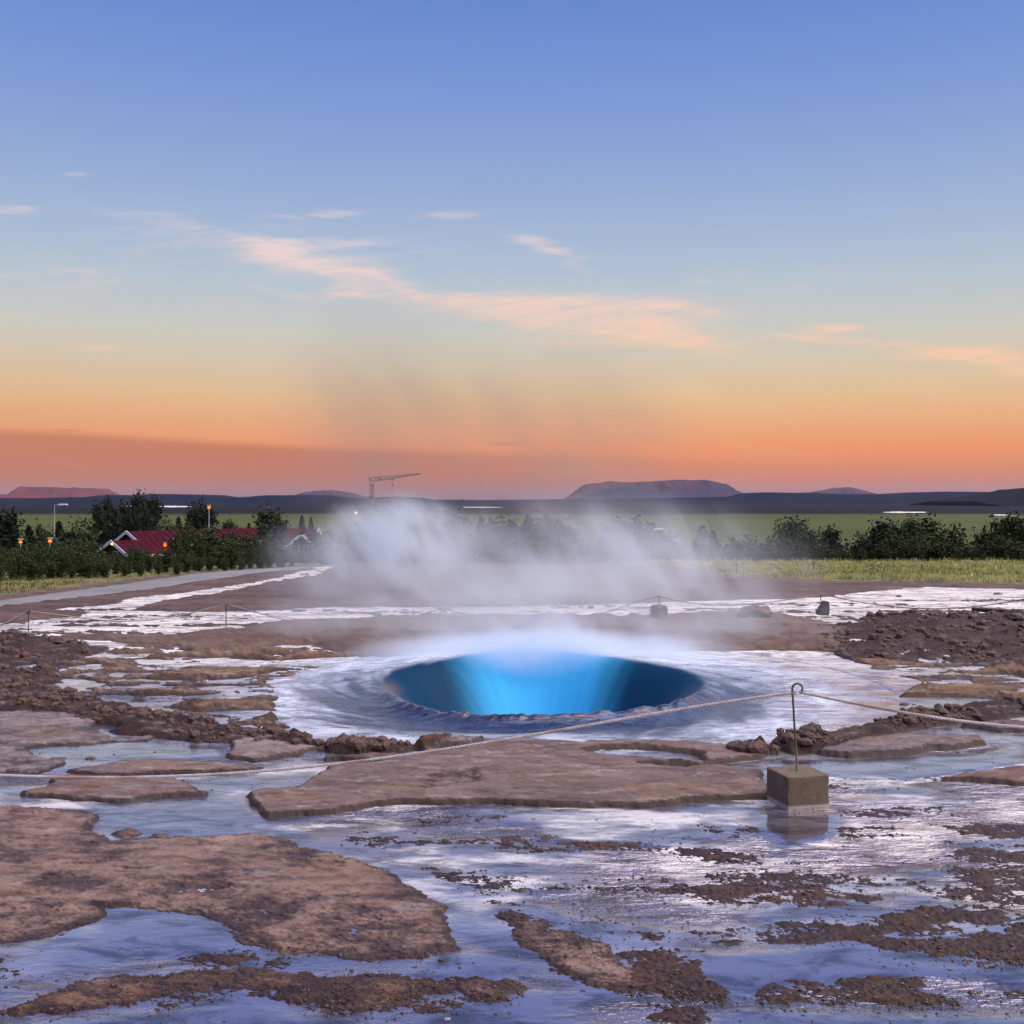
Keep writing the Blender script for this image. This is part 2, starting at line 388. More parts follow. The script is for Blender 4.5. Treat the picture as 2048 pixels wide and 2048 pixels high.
def ground_height(X, Y):
    """height above the base relief, colour, dryness"""
    sc = np.clip(Y / 8.0, 0.6, 4.0)
    wx = X + 0.085 * sc * fbm(X * 2.1, Y * 2.1, 3) + 0.018 * sc * fbm(X * 11, Y * 11, 3, .6, 40)
    wy = Y + 0.075 * sc * fbm(X * 2.1, Y * 2.1, 3, .5, 90) + 0.02 * sc * fbm(X * 11, Y * 11, 3, .6, 70)
    BED = -0.045
    h = np.full(X.shape, BED); C = np.zeros(X.shape + (3,)); C[:] = BRN
    def put(hn, col, m):
        nonlocal h
        k = hn > h
        f = k[..., None]
        C[:] = np.where(f & (m[..., None] > 0), np.asarray(col), C)
        h = np.where(k, hn, h)
    def region(pl, pad, fn):
        lo = pl.min(0) - pad; hi = pl.max(0) + pad
        b = (X > lo[0]) & (X < hi[0]) & (Y > lo[1]) & (Y < hi[1])
        if b.any(): fn(b)
    big = fbm(X * 0.8, Y * 0.8, 3, .5, 12)
    for pts, mean, amp, fx, fy, col in WET:
        pl = P(pts)
        def fn(b):
            s = sdf(wx[b], wy[b], pl); w = 0.18 * sc[b]
            t = sstep(-w, w, s)
            n = fbm(X[b] * fx + .8 * big[b], Y[b] * fy, 6, .58, 33)
            gr = np.where(Y[b] < 11, +.0045 * fbm(X[b] * 55, Y[b] * 80, 2, .7, 91) + .003 * fbm(X[b] * 20, Y[b] * 30, 2, .6, 95), .034 * fbm(X[b] * 3.2, Y[b] * 4.2, 4, .68, 93))
            hn = BED + t * (mean - BED + amp * n + amp * 0.3 * big[b] + gr)
            full = np.full(X.shape, -1.0); full[b] = hn
            put(full, col, (full > BED))
        region(pl, 0.8, fn)
    for pts, H in ISL:
        pl = np.array([G(x, y)[:2] for x, y in pts])
        def fn(b):
            s = sdf(wx[b], wy[b], pl)
            t = sstep(-.16, .10, s + .03 + 0.07 * fbm(X[b] * 9, Y[b] * 16, 4, .65, 3))
            hn = BED + t * (H * .8 - BED - .005 + .007 * fbm(X[b] * 7, Y[b] * 12, 3, .6, 8) + .0045 * fbm(X[b] * 55, Y[b] * 80, 2, .7, 91))
            full = np.full(X.shape, -1.0); full[b] = hn
            put(full, (0.15, 0.078, 0.056), (full > BED))
        region(pl, 0.5, fn)
    for pts, H, w, ra, rf, col in LAND:
        pl = P(pts)
        def fn(b):
            s = sdf(wx[b], wy[b], pl); ww = w * np.clip(sc[b], .8, 2)
            t = sstep(-ww, ww * .6, s)
            n = fbm(X[b] * rf, Y[b] * rf, 3 if Y[b].mean() > 11 else 5, .5, 21)
            if ra > .025:
                n = .9 * fbm(X[b] * rf * .35, Y[b] * rf * .3, 3, .5, 21) + .45 * (np.abs(fbm(X[b] * rf * .7, Y[b] * rf * .6, 3, .5, 55)) * 2 - .35) + .10 * fbm(X[b] * rf * 3, Y[b] * rf * 2, 3, .6, 66)
            inner = sstep(0, ww * 5, s)
            hn = BED + t * (H * (0.8 + .2 * inner) - BED + ra * n)
            full = np.full(X.shape, -1.0); full[b] = hn
            put(full, col, (full > BED))
        region(pl, 0.6, fn)
    lk = np.zeros(X.shape)
    for pts in LAKES:
        pl = P(pts)
        def fn(b):
            s = sdf(wx[b], wy[b], pl)
            t = sstep(-.03, .05, s)
            h[b] = h[b] * (1 - t) + (-.012 + np.minimum(h[b], 0) * .1 ) * t
            lk[b] = np.maximum(lk[b], t)
        region(pl, 0.3, fn)
    for pts in ([(300,1690),(360,1672),(400,1668),(460,1680),(400,1694)], [(430,1712),(500,1700),(590,1705),(560,1720),(480,1745),(500,1790),(430,1775),(400,1740)], [(640,1735),(700,1725),(760,1760),(720,1795),(640,1780)], [(60,1660),(150,1655),(170,1670),(60,1690)], [(560,1600),(640,1625),(600,1640),(540,1620)], [(800,1470),(880,1462),(900,1480),(820,1492)]):
        pl = P(pts)
        def fn(b):
            t = .85 * sstep(-.10, .08, sdf(wx[b], wy[b], pl) + .05 * fbm(X[b] * 8, Y[b] * 14, 3, .6, 71))
            h[b] = np.where(h[b] > .002, h[b] * (1 - t) + .0015 * t, h[b])
        region(pl, 0.4, fn)
    s = sdf(wx, wy, POOLP); t = sstep(-.16, .10, s)
    h = h * (1 - t) + (-.30) * t
    r = np.hypot(X - POOL_C[0], (Y - POOL_C[1]))
    h = h - 3.0 * (1 - sstep(1.2, 1.75, r))
    return h, C, lk, t

PATHPX = [(-420, 1236), (-120, 1222), (0, 1208), (120, 1190), (250, 1172), (380, 1152), (480, 1142), (560, 1138), (625, 1137), (625, 1140), (540, 1147), (440, 1161), (330, 1179), (220, 1194), (90, 1208), (0, 1219), (-120, 1241), (-420, 1263)]
# ---- mesh grid, finer near the camera
NR, NC = 600, 1000
vv = np.linspace(2200, float(HOR + (EYE - h0(53.9)) / 53.9 * F), NR)
dd = d_of_v(vv)
U0, U1 = -1000, 3050
uu = np.linspace(U0, U1, NC)
D, U = np.meshgrid(dd, uu, indexing='ij')
X = (U - 1024) / F * D; Y = D
h, C, lakes, poolm = ground_height(X, Y)
small = 0.0035 * fbm(X * 14, Y * 18, 3, .6, 5) * np.clip(Y / 6, .8, 3)
shore = np.exp(-((h - .004) / .016) ** 2)
h = h + small + shore * (.006 * fbm(X * 50, Y * 74, 2, .7, 9) + .006 * fbm(X * 9, Y * 14, 3, .6, 19)) * (Y < 11)
rocky = sstep(.03, .09, h) * (C.mean(-1) < .12)
h = h + rocky * .7 * (.030 * fbm(X * 9, Y * 7, 3, .6, 29) + .05 * np.abs(fbm(X * 3.2, Y * 2.6, 3, .6, 39))) * np.clip(Y / 8, .7, 2)
pm_ = sstep(-.25, .02, sdf(X, Y, np.array([G(a, b)[:2] for a, b in PATHPX])))
h = h * (1 - pm_) + .045 * pm_
# swell of ground towards the grassy crest
V2 = HOR + (EYE - h0(Y)) / Y * F
# colour work (mineral, algae, dry and soaked stone; steep faces also carry painted shade)
n1 = fbm(X * 1.7, Y * 2.6, 5, .6, 100); n2 = fbm(X * 6, Y * 14, 4, .6, 200); n3 = fbm(X * 1.1, Y * 1.6, 4, .5, 300)
rock_attr = sstep(.03, .08, h) * (C.mean(-1) < .13)
hh = h
soak = 1 - sstep(0.001, 0.017, hh + 0.016 * n2 + .014 * n1)
deep = (hh < -.004)
col = C * (1 + 0.38 * n1[..., None] + 0.16 * n2[..., None])
reddish = np.array((0.080, 0.036, 0.032))
near_f = sstep(40, 12, Y)[..., None]
col = col * (1 - soak[..., None] * .72) + reddish * (soak[..., None] * .72)
och = sstep(.12, .5, n3)[..., None] * .45
col = col * (1 - och) + np.array((0.34, 0.215, 0.125)) * och * np.clip(C.mean(-1, keepdims=True) / .24, .4, 1.2)
mott = sstep(.10, .42, fbm(X * 4.5, Y * 11, 5, .68, 450)) * .55 * (hh > .004)
col = col * (1 - mott[..., None]) + np.array((.15, .082, .060)) * mott[..., None]
crust = sstep(.30, .48, fbm(X * 3.2, Y * 9, 5, .66, 400))[..., None] * sstep(.006, .02, hh)[..., None] * .45 * sstep(14, 9, Y)[..., None]
col = col * (1 - crust) + np.array((.60, .56, .55)) * crust
# grass ground
gl = np.zeros(X.shape)
gl_right = sdf(X, Y, P([(1130,1046),(1300,1075),(1400,1092),(1600,1100),(1932,1106),(2600,1112),(2600,1040),(1130,1040)]))
gl_left = sdf(X, Y, P([(-700,1175),(-300,1140),(0,1128),(160,1108),(330,1086),(450,1074),(560,1068),(640,1062),(700,1040),(-700,1040)]))
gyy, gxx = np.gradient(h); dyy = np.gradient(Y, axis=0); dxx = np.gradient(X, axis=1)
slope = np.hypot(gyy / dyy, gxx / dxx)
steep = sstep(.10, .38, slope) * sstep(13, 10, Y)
col = col * (1 - .75 * steep[..., None]) + np.array((.040, .018, .016)) * (.75 * steep[..., None])  # steep slab edges: wet algae tint plus shade put into the colour
col = col * (1 + .55 * sstep(13, 17, Y) * fbm(X * .3, Y * .9, 4, .6, 610))[..., None]
col = col * np.array((.66, .625, .655)) * (1 - .22 * soak[..., None] * (Y < 11)[..., None])
gmask = np.maximum(sstep(-.5, .5, gl_right + 1.2 * n1), sstep(-.4, .4, gl_left + .8 * n1))
gcol = np.array((.21, .18, .065)) * (1 + .5 * n1[..., None]) + np.array((-.06, .02, 0.0)) * sstep(0, .4, n3)[..., None]
col = col * (1 - gmask[..., None]) + np.clip(gcol, .02, 1) * gmask[..., None]
h = h + gmask * (0.03 + sstep(.3, 1.5, gl_right) * (.10 + .12 * n3))
wetness = np.clip(soak, 0, 1) * (1 - gmask)
Z = h0(Y) + h
V = np.stack([X, Y, Z], -1).reshape(-1, 3)
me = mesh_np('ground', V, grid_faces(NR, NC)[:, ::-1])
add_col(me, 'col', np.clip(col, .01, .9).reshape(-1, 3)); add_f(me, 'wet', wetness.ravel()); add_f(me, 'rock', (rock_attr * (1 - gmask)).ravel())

def pmat(name):
    mt = bpy.data.materials.new(name); mt.use_nodes = True
    return mt, mt.node_tree, mt.node_tree.nodes['Principled BSDF']
def attr(nt, name):
    a = nt.nodes.new('ShaderNodeAttribute'); a.attribute_name = name; return a
def bump(nt, h, strength, dist, bs):
    b = nt.nodes.new('ShaderNodeBump'); b.inputs['Strength'].default_value = strength; b.inputs['Distance'].default_value = dist
    nt.links.new(h.s, b.inputs['Height']); nt.links.new(b.outputs[0], bs.inputs['Normal'])
    return b
def geo_pos(nt): return nt.nodes.new('ShaderNodeNewGeometry').outputs['Position']

mg, nt, bs = pmat('sinter_ground')
pos = geo_pos(nt)
ca = attr(nt, 'col').outputs['Color']; wa = E(nt, attr(nt, 'wet').outputs['Fac'])
f1 = noise(nt, pos, 26, 6, .7); f2 = noise(nt, vscale(nt, pos, (1, 1.8, 1)), 7, 5, .6); f3 = noise(nt, pos, 120, 3, .6)
g = (f1 * .9 + f2 * .8 + f3 * .5) * .92 - 0.18
c1 = mixc(nt, 1.0, ca, comb(nt, g, g * .985, g * .97), 'MULTIPLY')
sp = noise(nt, pos, 75, 2, .5).smooth(.62, .72)
c1 = mixc(nt, sp * .55, c1, (.085, .045, .035, 1))
sk2 = noise(nt, vscale(nt, pos, (1, 3.0, 1)), 11, 6, .72, .6).smooth(.54, .70)
c1 = mixc(nt, sk2 * .6 * noise(nt, pos, 1.4, 3, .6).smooth(.42, .62), c1, (.07, .038, .03, 1))
sk3 = noise(nt, vscale(nt, pos, (1, 2.4, 1)), 17, 5, .7, .4).smooth(.60, .72)
c1 = mixc(nt, sk3 * .5 * noise(nt, pos, 2.1, 3, .6).smooth(.45, .6) * (1.0 - wa), c1, (.46, .41, .41, 1))
nt.links.new(c1, bs.inputs['Base Color'])
bs.inputs['Specular IOR Level'].default_value = .28
nt.links.new(((wa * -.50) + .85 + (f1 - .5) * .2).s, bs.inputs['Roughness'])
wa = wa
rk = E(nt, attr(nt, 'rock').outputs['Fac'])
vo = nt.nodes.new('ShaderNodeTexVoronoi'); nt.links.new(vscale(nt, pos, (1, 1, 1.4)), vo.inputs['Vector']); vo.inputs['Scale'].default_value = 9
fr = noise(nt, pos, 5.5, 6, .72, .3)
bump(nt, f1 * .6 + f2 * .8 + f3 * .25 + rk * (fr * 12.0 + E(nt, vo.outputs['Distance']) * 3.0), .95, .012, bs)
ground = link_mesh('ground', me, mg); tag(ground, kind='structure')

# ------------------------------------------------------------------ water
mw, nt, bs = pmat('hot_spring_water')
pos = geo_pos(nt)
milk_glare = E(nt, attr(nt, 'milk_glare').outputs['Fac'])
bk = noise(nt, vscale(nt, pos, (1, 2.8, 1)), 4.5, 7, .74, .7) * .62 + noise(nt, vscale(nt, pos, (1, 1.6, 1)), 1.3, 4, .6, .4) * .38
deepa = E(nt, attr(nt, 'deep').outputs['Fac'])
milk_glare = (milk_glare * ((bk.smooth(.42, .57) * 1.05 + .12) * (1.0 - deepa) + deepa)).clamp()
rip = E(nt, attr(nt, 'ripple').outputs['Fac'])
wcol = attr(nt, 'col').outputs['Color']
bedn = noise(nt, vscale(nt, pos, (1, 2.2, 1)), 3.2, 6, .7, .6)
bf = 1.0 - (1.0 - bedn.smooth(.36, .58)) * (1.0 - deepa) * (1.0 - milk_glare) * .62
nt.links.new(mixc(nt, 1.0, wcol, comb(nt, bf, bf * .97, bf * .99), 'MULTIPLY'), bs.inputs['Base Color'])
nt.links.new(((1.0 - milk_glare) * .86).s, bs.inputs['Metallic'])
nt.links.new((milk_glare * .35 + .07).s, bs.inputs['Roughness']); nt.links.new((.5 - .45 * E(nt, attr(nt, 'deep').outputs['Fac'])).s, bs.inputs['Specular IOR Level'])
bs.inputs['IOR'].default_value = 1.45
r1 = noise(nt, vscale(nt, pos, (1, 2.6, 1)), 5.5, 4, .6, .6); r2 = noise(nt, vscale(nt, pos, (1, 2.2, 1)), 22, 3, .6, .4); r3 = noise(nt, pos, 1.3, 2, .5)
r4 = noise(nt, vscale(nt, pos, (1, 1.7, 1)), 60, 2, .6)
hb = (r1 * 1.0 + r2 * .45 + r4 * .12) * rip + r3 * .12
b = bump(nt, hb, 1.0, .028, bs)

NRw, NCw = 420, 560
vw = np.linspace(2230, float(HOR + (EYE - h0(50)) / 50 * F), NRw)
Dw, Uw = np.meshgrid(d_of_v(vw), np.linspace(-1040, 3090, NCw), indexing='ij')
Xw = (Uw - 1024) / F * Dw; Yw = Dw
rw = np.hypot(Xw - POOL_C[0], Yw - POOL_C[1])
Zw = h0(Yw) - 1.2 * (1 - sstep(2.75, 2.95, rw))
def water_attrs(X, Y):
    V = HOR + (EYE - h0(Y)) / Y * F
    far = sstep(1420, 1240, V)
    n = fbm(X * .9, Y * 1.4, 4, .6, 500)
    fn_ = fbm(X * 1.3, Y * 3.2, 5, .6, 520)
    film = sstep(-.05, .35, fn_ + .10 * sstep(600, 1300, X / Y * F + 1024)) * sstep(1500, 1560, V)  # film: cream glints off the ripples, put into the colour
    milk_glare = np.clip(far * .85 + .18 * n + .22 * sstep(1660, 1480, V) + .62 * film * sstep(1960, 1720, V), 0.0, .9)  # bright sky reflection painted as milky colour on far and foreground water
    ripple = .10 + .9 * sstep(-.05, .35, fbm(X * .8, Y * 1.3, 3, .5, 600) + .16 * sstep(900, 1500, (X / Y * F + 1024)) - .02)
    for pts in LAKES:
        s = sdf(X, Y, P(pts)); t = sstep(-.10, .05, s)
        ripple = ripple * (1 - t) + .05 * t; milk_glare = milk_glare * (1 - t * .85)
    ripple = np.where(Y > 12, .55, ripple * (1 - .55 * sstep(1780, 1950, V)))
    c = np.array((.46, .425, .50)) * (1 - milk_glare[..., None]) + np.array((.96, .91, .83)) * milk_glare[..., None]
    return milk_glare, ripple, c
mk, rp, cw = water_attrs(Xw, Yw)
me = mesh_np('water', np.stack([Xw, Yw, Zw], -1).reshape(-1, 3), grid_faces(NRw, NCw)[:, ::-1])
add_col(me, 'col', cw.reshape(-1, 3)); add_f(me, 'milk_glare', mk.ravel()); add_f(me, 'ripple', rp.ravel())
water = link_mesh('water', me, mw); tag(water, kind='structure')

# geyser pool, one round sheet with the funnel of the vent in its middle
nr_, nth = 230, 420
rr = np.concatenate([np.linspace(0.02, 2.0, 150), np.linspace(2.01, 3.0, 80)])
th = np.linspace(0, 2 * np.pi, nth, endpoint=False)
R_, T_ = np.meshgrid(rr, th, indexing='ij')
lump = 0.03 * np.sin(3 * T_ + 1) + .02 * np.sin(5 * T_)
Xp = POOL_C[0] + R_ * np.cos(T_); Yp = POOL_C[1] + R_ * np.sin(T_)
sbk = np.clip(np.sin(T_), 0, 1)
Rn = R_ / (1.32 * (1 + lump) * (1 + .10 * sbk) * (1 - .13 * np.sin(2 * T_) ** 2 * sbk ** .5))
back = sstep(-.2, .9, np.sin(T_))
s_ = sstep(0.05, 1.06, Rn)
zf = -0.92 * (1 - s_)
swirl = T_ + 2.6 * np.log(R_ + .5)
sx, sy = np.cos(swirl), np.sin(swirl)
wq = .5 * fbm(Xp * 1.2, Yp * 1.2, 3, .5, 720)
strk = fbm(sx * 2.4 + R_ * .9 + wq, sy * 2.4 + R_ * .5 - wq, 6, .62, 700)
strk2 = fbm(sx * 6 + R_ * 2.2 + wq * 2, sy * 6 + wq, 5, .62, 800)
outer = sstep(.98, 1.15, Rn)
z = zf + outer * (.009 * strk + .004 * strk2) * (1 - sstep(2.6, 3, R_)) + .006
front = sstep(.1, -.7, np.sin(T_))
lip = np.exp(-((Rn - 1.06) / .06) ** 2)
z = z + lip * front * (.035 + .03 * fbm(np.cos(T_) * 9, np.sin(T_) * 9, 4, .6, 60))
z = z + .10 * back * np.exp(-((Rn - 1.1) / .45) ** 2)
trough = np.exp(-((Rn - 1.28) / .14) ** 2)
z = z - .03 * trough * (1 - back)
# colour
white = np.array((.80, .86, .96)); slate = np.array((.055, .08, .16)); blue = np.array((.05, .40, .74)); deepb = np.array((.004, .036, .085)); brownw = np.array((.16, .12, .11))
wv = np.clip(.22 + 1.5 * strk + .7 * strk2, 0, 1)
wmask = wv * sstep(2.35, 1.15, Rn * 1.0) * (1 - .85 * back)
ring = sstep(1.75, 1.30, Rn + .35 * strk) * (1 - back) * (0.45 + .55 * front + .2 * np.cos(T_) ** 2)
slm = np.clip(wmask * .58 + ring * 1.0, 0, .96)
colp = white * (1 - slm[..., None]) + slate * slm[..., None]
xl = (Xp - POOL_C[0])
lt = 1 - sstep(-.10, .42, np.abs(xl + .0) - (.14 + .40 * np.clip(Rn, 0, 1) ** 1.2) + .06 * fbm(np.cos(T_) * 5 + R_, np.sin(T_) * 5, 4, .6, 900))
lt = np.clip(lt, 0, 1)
inner = blue * lt[..., None] + deepb * (1 - lt[..., None])  # bright centre, dark sides: depth tint and lit back wall both painted in
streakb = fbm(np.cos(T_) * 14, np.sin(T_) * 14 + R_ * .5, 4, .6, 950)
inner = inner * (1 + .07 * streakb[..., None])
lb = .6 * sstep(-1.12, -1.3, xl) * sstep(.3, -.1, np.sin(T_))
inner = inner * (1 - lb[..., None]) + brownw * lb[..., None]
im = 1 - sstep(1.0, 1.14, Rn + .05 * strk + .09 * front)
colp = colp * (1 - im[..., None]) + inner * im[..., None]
lipf = (lip * front * np.clip(.5 + 2 * fbm(np.cos(T_) * 8, np.sin(T_) * 8, 4, .6, 77), 0, 1))[..., None] * .8
colp = colp * (1 - lipf) + np.array((.17, .12, .115)) * lipf
milkp = np.clip(.80 - .25 * ring * (1 - im) - .25 * np.clip(strk2 + .1, 0, 1) - .35 * sstep(2.1, 3.0, R_), .0, .95); milkp = np.where(im > .5, 1.0, milkp)
ripp = .10 + .35 * outer
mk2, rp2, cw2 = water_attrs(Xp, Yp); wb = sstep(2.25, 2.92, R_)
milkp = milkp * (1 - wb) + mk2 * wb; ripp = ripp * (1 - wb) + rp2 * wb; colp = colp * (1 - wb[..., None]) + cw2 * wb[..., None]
z = z * (1 - sstep(2.5, 2.95, R_)) - .004 * sstep(2.85, 3.0, R_)
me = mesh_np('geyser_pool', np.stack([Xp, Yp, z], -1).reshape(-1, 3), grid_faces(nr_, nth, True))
add_col(me, 'col', np.clip(colp, .005, 1).reshape(-1, 3)); add_f(me, 'milk_glare', milkp.ravel()); add_f(me, 'ripple', ripp.ravel()); add_f(me, 'deep', im.ravel())
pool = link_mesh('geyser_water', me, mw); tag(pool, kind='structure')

def gz(x, y):      # ground surface height at a point (samples the same relief)
    j = np.interp(y, dd, np.arange(NR)); i = int(round(float(j))); i = min(max(i, 0), NR - 1)
    u = x / y * F + 1024; k = int(round((u - U0) / (U1 - U0) * (NC - 1))); k = min(max(k, 0), NC - 1)
    return float(Z[i, k])

# ------------------------------------------------------------------ far plain
def mat_simple(name, c, rough=.8, nscale=None, namt=.4, metal=0.0, bmp=0):
    mt, nt, bs = pmat(name)
    bs.inputs['Roughness'].default_value = rough; bs.inputs['Metallic'].default_value = metal
    if nscale:
        tcn = nt.nodes.new('ShaderNodeTexCoord')
        f = noise(nt, tcn.outputs['Object'], nscale, 5, .6)
        k = (f - .5) * (namt * 2.5) + 1.0
        nt.links.new(mixc(nt, 1.0, (*c, 1), comb(nt, k, k, k), 'MULTIPLY'), bs.inputs['Base Color'])
        if bmp: bump(nt, f, 1.0, bmp, bs)
    else: bs.inputs['Base Color'].default_value = (*c, 1)
    return mt

mp, nt, bs = pmat('meadow')
pos = geo_pos(nt); x_, y_, z_ = sep(nt, pos)
nn = noise(nt, vscale(nt, pos, (.004, .02, .004)), 1, 5, .6); nf = noise(nt, vscale(nt, pos, (.05, .25, .05)), 1, 4, .6)
base = mixc(nt, nn.smooth(.35, .65), (.085, .095, .026, 1), (.054, .076, .020, 1))
base = mixc(nt, nf.smooth(.4, .75) * .5, base, (.085, .080, .035, 1))
# ditches and field edges
fy = (y_ + (x_ * .12) + noise(nt, vscale(nt, pos, (.01, .01, .01)), 1, 2) * 14)
ditch = None
for yd, wd in ((372, 3.5), (290, 2.5), (455, 5), (232, 2)):
    t = (((fy - yd) / wd) * ((fy - yd) / wd) * -1.0).exp()
    ditch = t if ditch is None else ditch + t
base = mixc(nt, (ditch * .75).min(.8), base, (.016, .022, .012, 1))
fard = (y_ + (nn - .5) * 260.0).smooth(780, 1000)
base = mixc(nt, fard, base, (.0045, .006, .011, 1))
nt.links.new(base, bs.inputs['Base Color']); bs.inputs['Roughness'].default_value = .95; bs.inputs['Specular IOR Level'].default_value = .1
yy = np.concatenate([np.linspace(53.5, 120, 40), np.geomspace(125, 15000, 60)])
sx_ = np.linspace(-1.1, 1.1, 60)
Yq, Sq = np.meshgrid(yy, sx_, indexing='ij'); Xq = Sq * np.maximum(Yq, 60) * .9
Zq = h0(Yq) + .35 * fbm(Xq * .03, Yq * .03, 3, .5, 44) * sstep(60, 200, Yq)
Zq[0] = h0(53.5) - .05
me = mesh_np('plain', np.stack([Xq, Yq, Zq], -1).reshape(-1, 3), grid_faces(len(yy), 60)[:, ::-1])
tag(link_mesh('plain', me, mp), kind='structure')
# the ground under and around the camera, so the place goes on sideways and behind
bm = bmesh.new()
for q in ([(-60, -60, -.03), (60, -60, -.03), (60, 2.2, -.06), (-60, 2.2, -.06)],):
    poly(bm, q)
tag(bm_obj('ground_behind', bm, mat_simple('damp_gravel', (.25, .17, .14), .8, 2.0)), kind='structure')
bm = bmesh.new()
for s in (-1, 1):
    rows = [1.5, 3, 6, 12, 20, 30, 40, 52, 60]
    prev = None
    for y in rows:
        xin = s * (.90 * y)
        a = bm.verts.new((xin, y, float(h0(y)) - .03)); c_ = bm.verts.new((s * 90, y, float(h0(y)) - .03))
        if prev: bm.faces.new((prev[0], prev[1], c_, a) if s > 0 else (a, c_, prev[1], prev[0]))
        prev = (a, c_)
tag(bm_obj('ground_beside', bm, mat_simple('damp_gravel_side', (.22, .16, .12), .8, 2.0)), kind='structure')

# hills: each a real relief, crest given as photo points at its depth
def ridge(name, crest, depth, thick, mat, base_z=-10.0, rough=.05, n=160, foot=None, scale=1.0):
    us = np.array([c[0] for c in crest], float); vs_ = np.array([c[1] for c in crest], float)
    u = np.linspace(us[0], us[-1], n); v = np.interp(u, us, vs_)
    zt = EYE - (v - HOR) / F * depth
    rows = 26; Vv = []
    for i in range(rows):
        t = i / (rows - 1); y = depth + (t - .5) * thick
        s = math.sin(math.pi * t); prof = min(1.0, s * 1.35) ** 1.1
        xs = (u - 1024) / F * depth
        H = zt - base_z
        nz = fbm(xs / thick * 9, np.full(n, y / thick * 9), 5, .55, 31) * rough
        amp = H * prof * (1 + nz * (1 - .75 * (prof > .97)))
        if prof > .97: amp = H * (1 + nz * .12)
        Vv.append(np.stack([xs, np.full(n, y), base_z + amp - (2 if i in (0, rows - 1) else 0)], -1))
    me = mesh_np(name, np.concatenate(Vv), grid_faces(rows, n)[:, ::-1])
    o = link_mesh(name, me, mat); tag(o, kind='structure'); return o
def hillmat(name, a, b, sc):
    mt, nt, bs = pmat(name); pos = geo_pos(nt)
    f = noise(nt, vscale(nt, pos, (sc, sc, sc * 2.5)), 1, 6, .65).smooth(.35, .65)
    nt.links.new(mixc(nt, f, (*a, 1), (*b, 1)), bs.inputs['Base Color']); bs.inputs['Roughness'].default_value = .95
    bs.inputs['Specular IOR Level'].default_value = .05
    return mt
HM = hillmat('moor', (.006, .010, .026), (.012, .016, .030), .006)  # navy base: shade and haze put into the green moor's colour
ridge('hills', [(-500,1004),(-200,1000),(0,996),(100,997),(180,995),(210,995),(240,991),(262,990),(285,991),(300,995),(320,994),(335,988),(420,990),(450,994),(480,996),(520,994),(560,991),(600,991),(640,990),(680,994),(740,999),(800,1000),(900,1000),(1100,1000),(1130,999),(1200,998)], 3000, 700, HM, rough=.25)
ridge('hills', [(560,1000),(700,999),(768,995),(800,993),(835,995),(860,999),(960,1000),(1200,998),(1480,993),(1490,987),(1520,985),(1590,987),(1740,989),(1780,988),(1850,984),(1900,984),(1990,985),(2048,985),(2400,975)], 3200, 600, HM, rough=.2)
ridge('hills', [(1900,1003),(1960,994),(2000,988),(2048,979),(2150,970),(2400,960)], 2200, 500, hillmat('dark_hill', (.003, .005, .012), (.006, .007, .014), .01), rough=.2)
RM = hillmat('sunglow_red', (.22, .060, .048), (.10, .036, .048), .0012)  # red evening sunlight put into the mountain's base colour
PM = hillmat('haze_purple', (.060, .042, .068), (.105, .052, .062), .0012)  # purple of the distant haze painted into the rock colour
ridge('table_mountain', [(-260,992),(-60,990),(0,989),(38,993),(50,988),(64,978),(76,974),(120,976),(194,977),(202,982),(218,989),(226,995)], 7000, 900, RM, rough=.3)
ridge('mountain', [(590,994),(620,985),(660,981),(690,984),(720,992),(760,999)], 7600, 900, PM, rough=.3)
ridge('table_mountain', [(1128,999),(1142,990),(1160,976),(1172,969),(1215,964),(1240,966),(1290,964),(1340,961),(1400,961),(1425,965),(1440,971),(1462,981),(1484,990)], 7000, 900, PM, rough=.35)
ridge('hills', [(1150,1000),(1190,985),(1220,977),(1250,974),(1280,976),(1310,984),(1340,995)], 5200, 500, hillmat('blue_hill', (.035, .035, .075), (.05, .05, .09), .003), rough=.2)  # blue of the far air put into this hill's base colour
ridge('mountain', [(1570,997),(1600,986),(1640,983),(1665,979),(1683,975),(1700,978),(1745,990),(1760,996)], 8200, 900, PM, rough=.3)
# far water catching the sky
mfw = mat_simple('far_water', (.92, .92, .90), .25, None)
def far_water(name, u0, u1, v, wpx, zoff=.25):
    d = (EYE + 10) * F / (v - HOR); bm = bmesh.new(); n = 24
    top, bot = [], []
    for i in range(n + 1):
        t = i / n; u = u0 + (u1 - u0) * t; tap = math.sin(math.pi * min(max(t, .03), .97)) ** .5
        for lst, s in ((top, -1), (bot, 1)):
            vvv = v + s * wpx * tap * (.4 + .4 * random.random())
            d2 = (EYE + 10 - zoff) * F / (vvv - HOR); lst.append(bm.verts.new(((u - 1024) / F * d2, d2, -10 + zoff)))
    for i in range(n): bm.faces.new((bot[i], bot[i + 1], top[i + 1], top[i]))
    tag(bm_obj(name, bm, mfw), kind='structure')
far_water('river', 240, 312, 1012, 1.6, .8); far_water('river', 316, 382, 1013, 2.4, .8)
far_water('river', 1766, 1856, 1024.5, 2.4); far_water('river', 1984, 2016, 1030, 1.6); far_water('river', 2018, 2040, 1032, 1.0)
far_water('river', 1286, 1332, 1057.5, 1.8); far_water('river', 915, 1005, 1014.5, 1.2, .6)

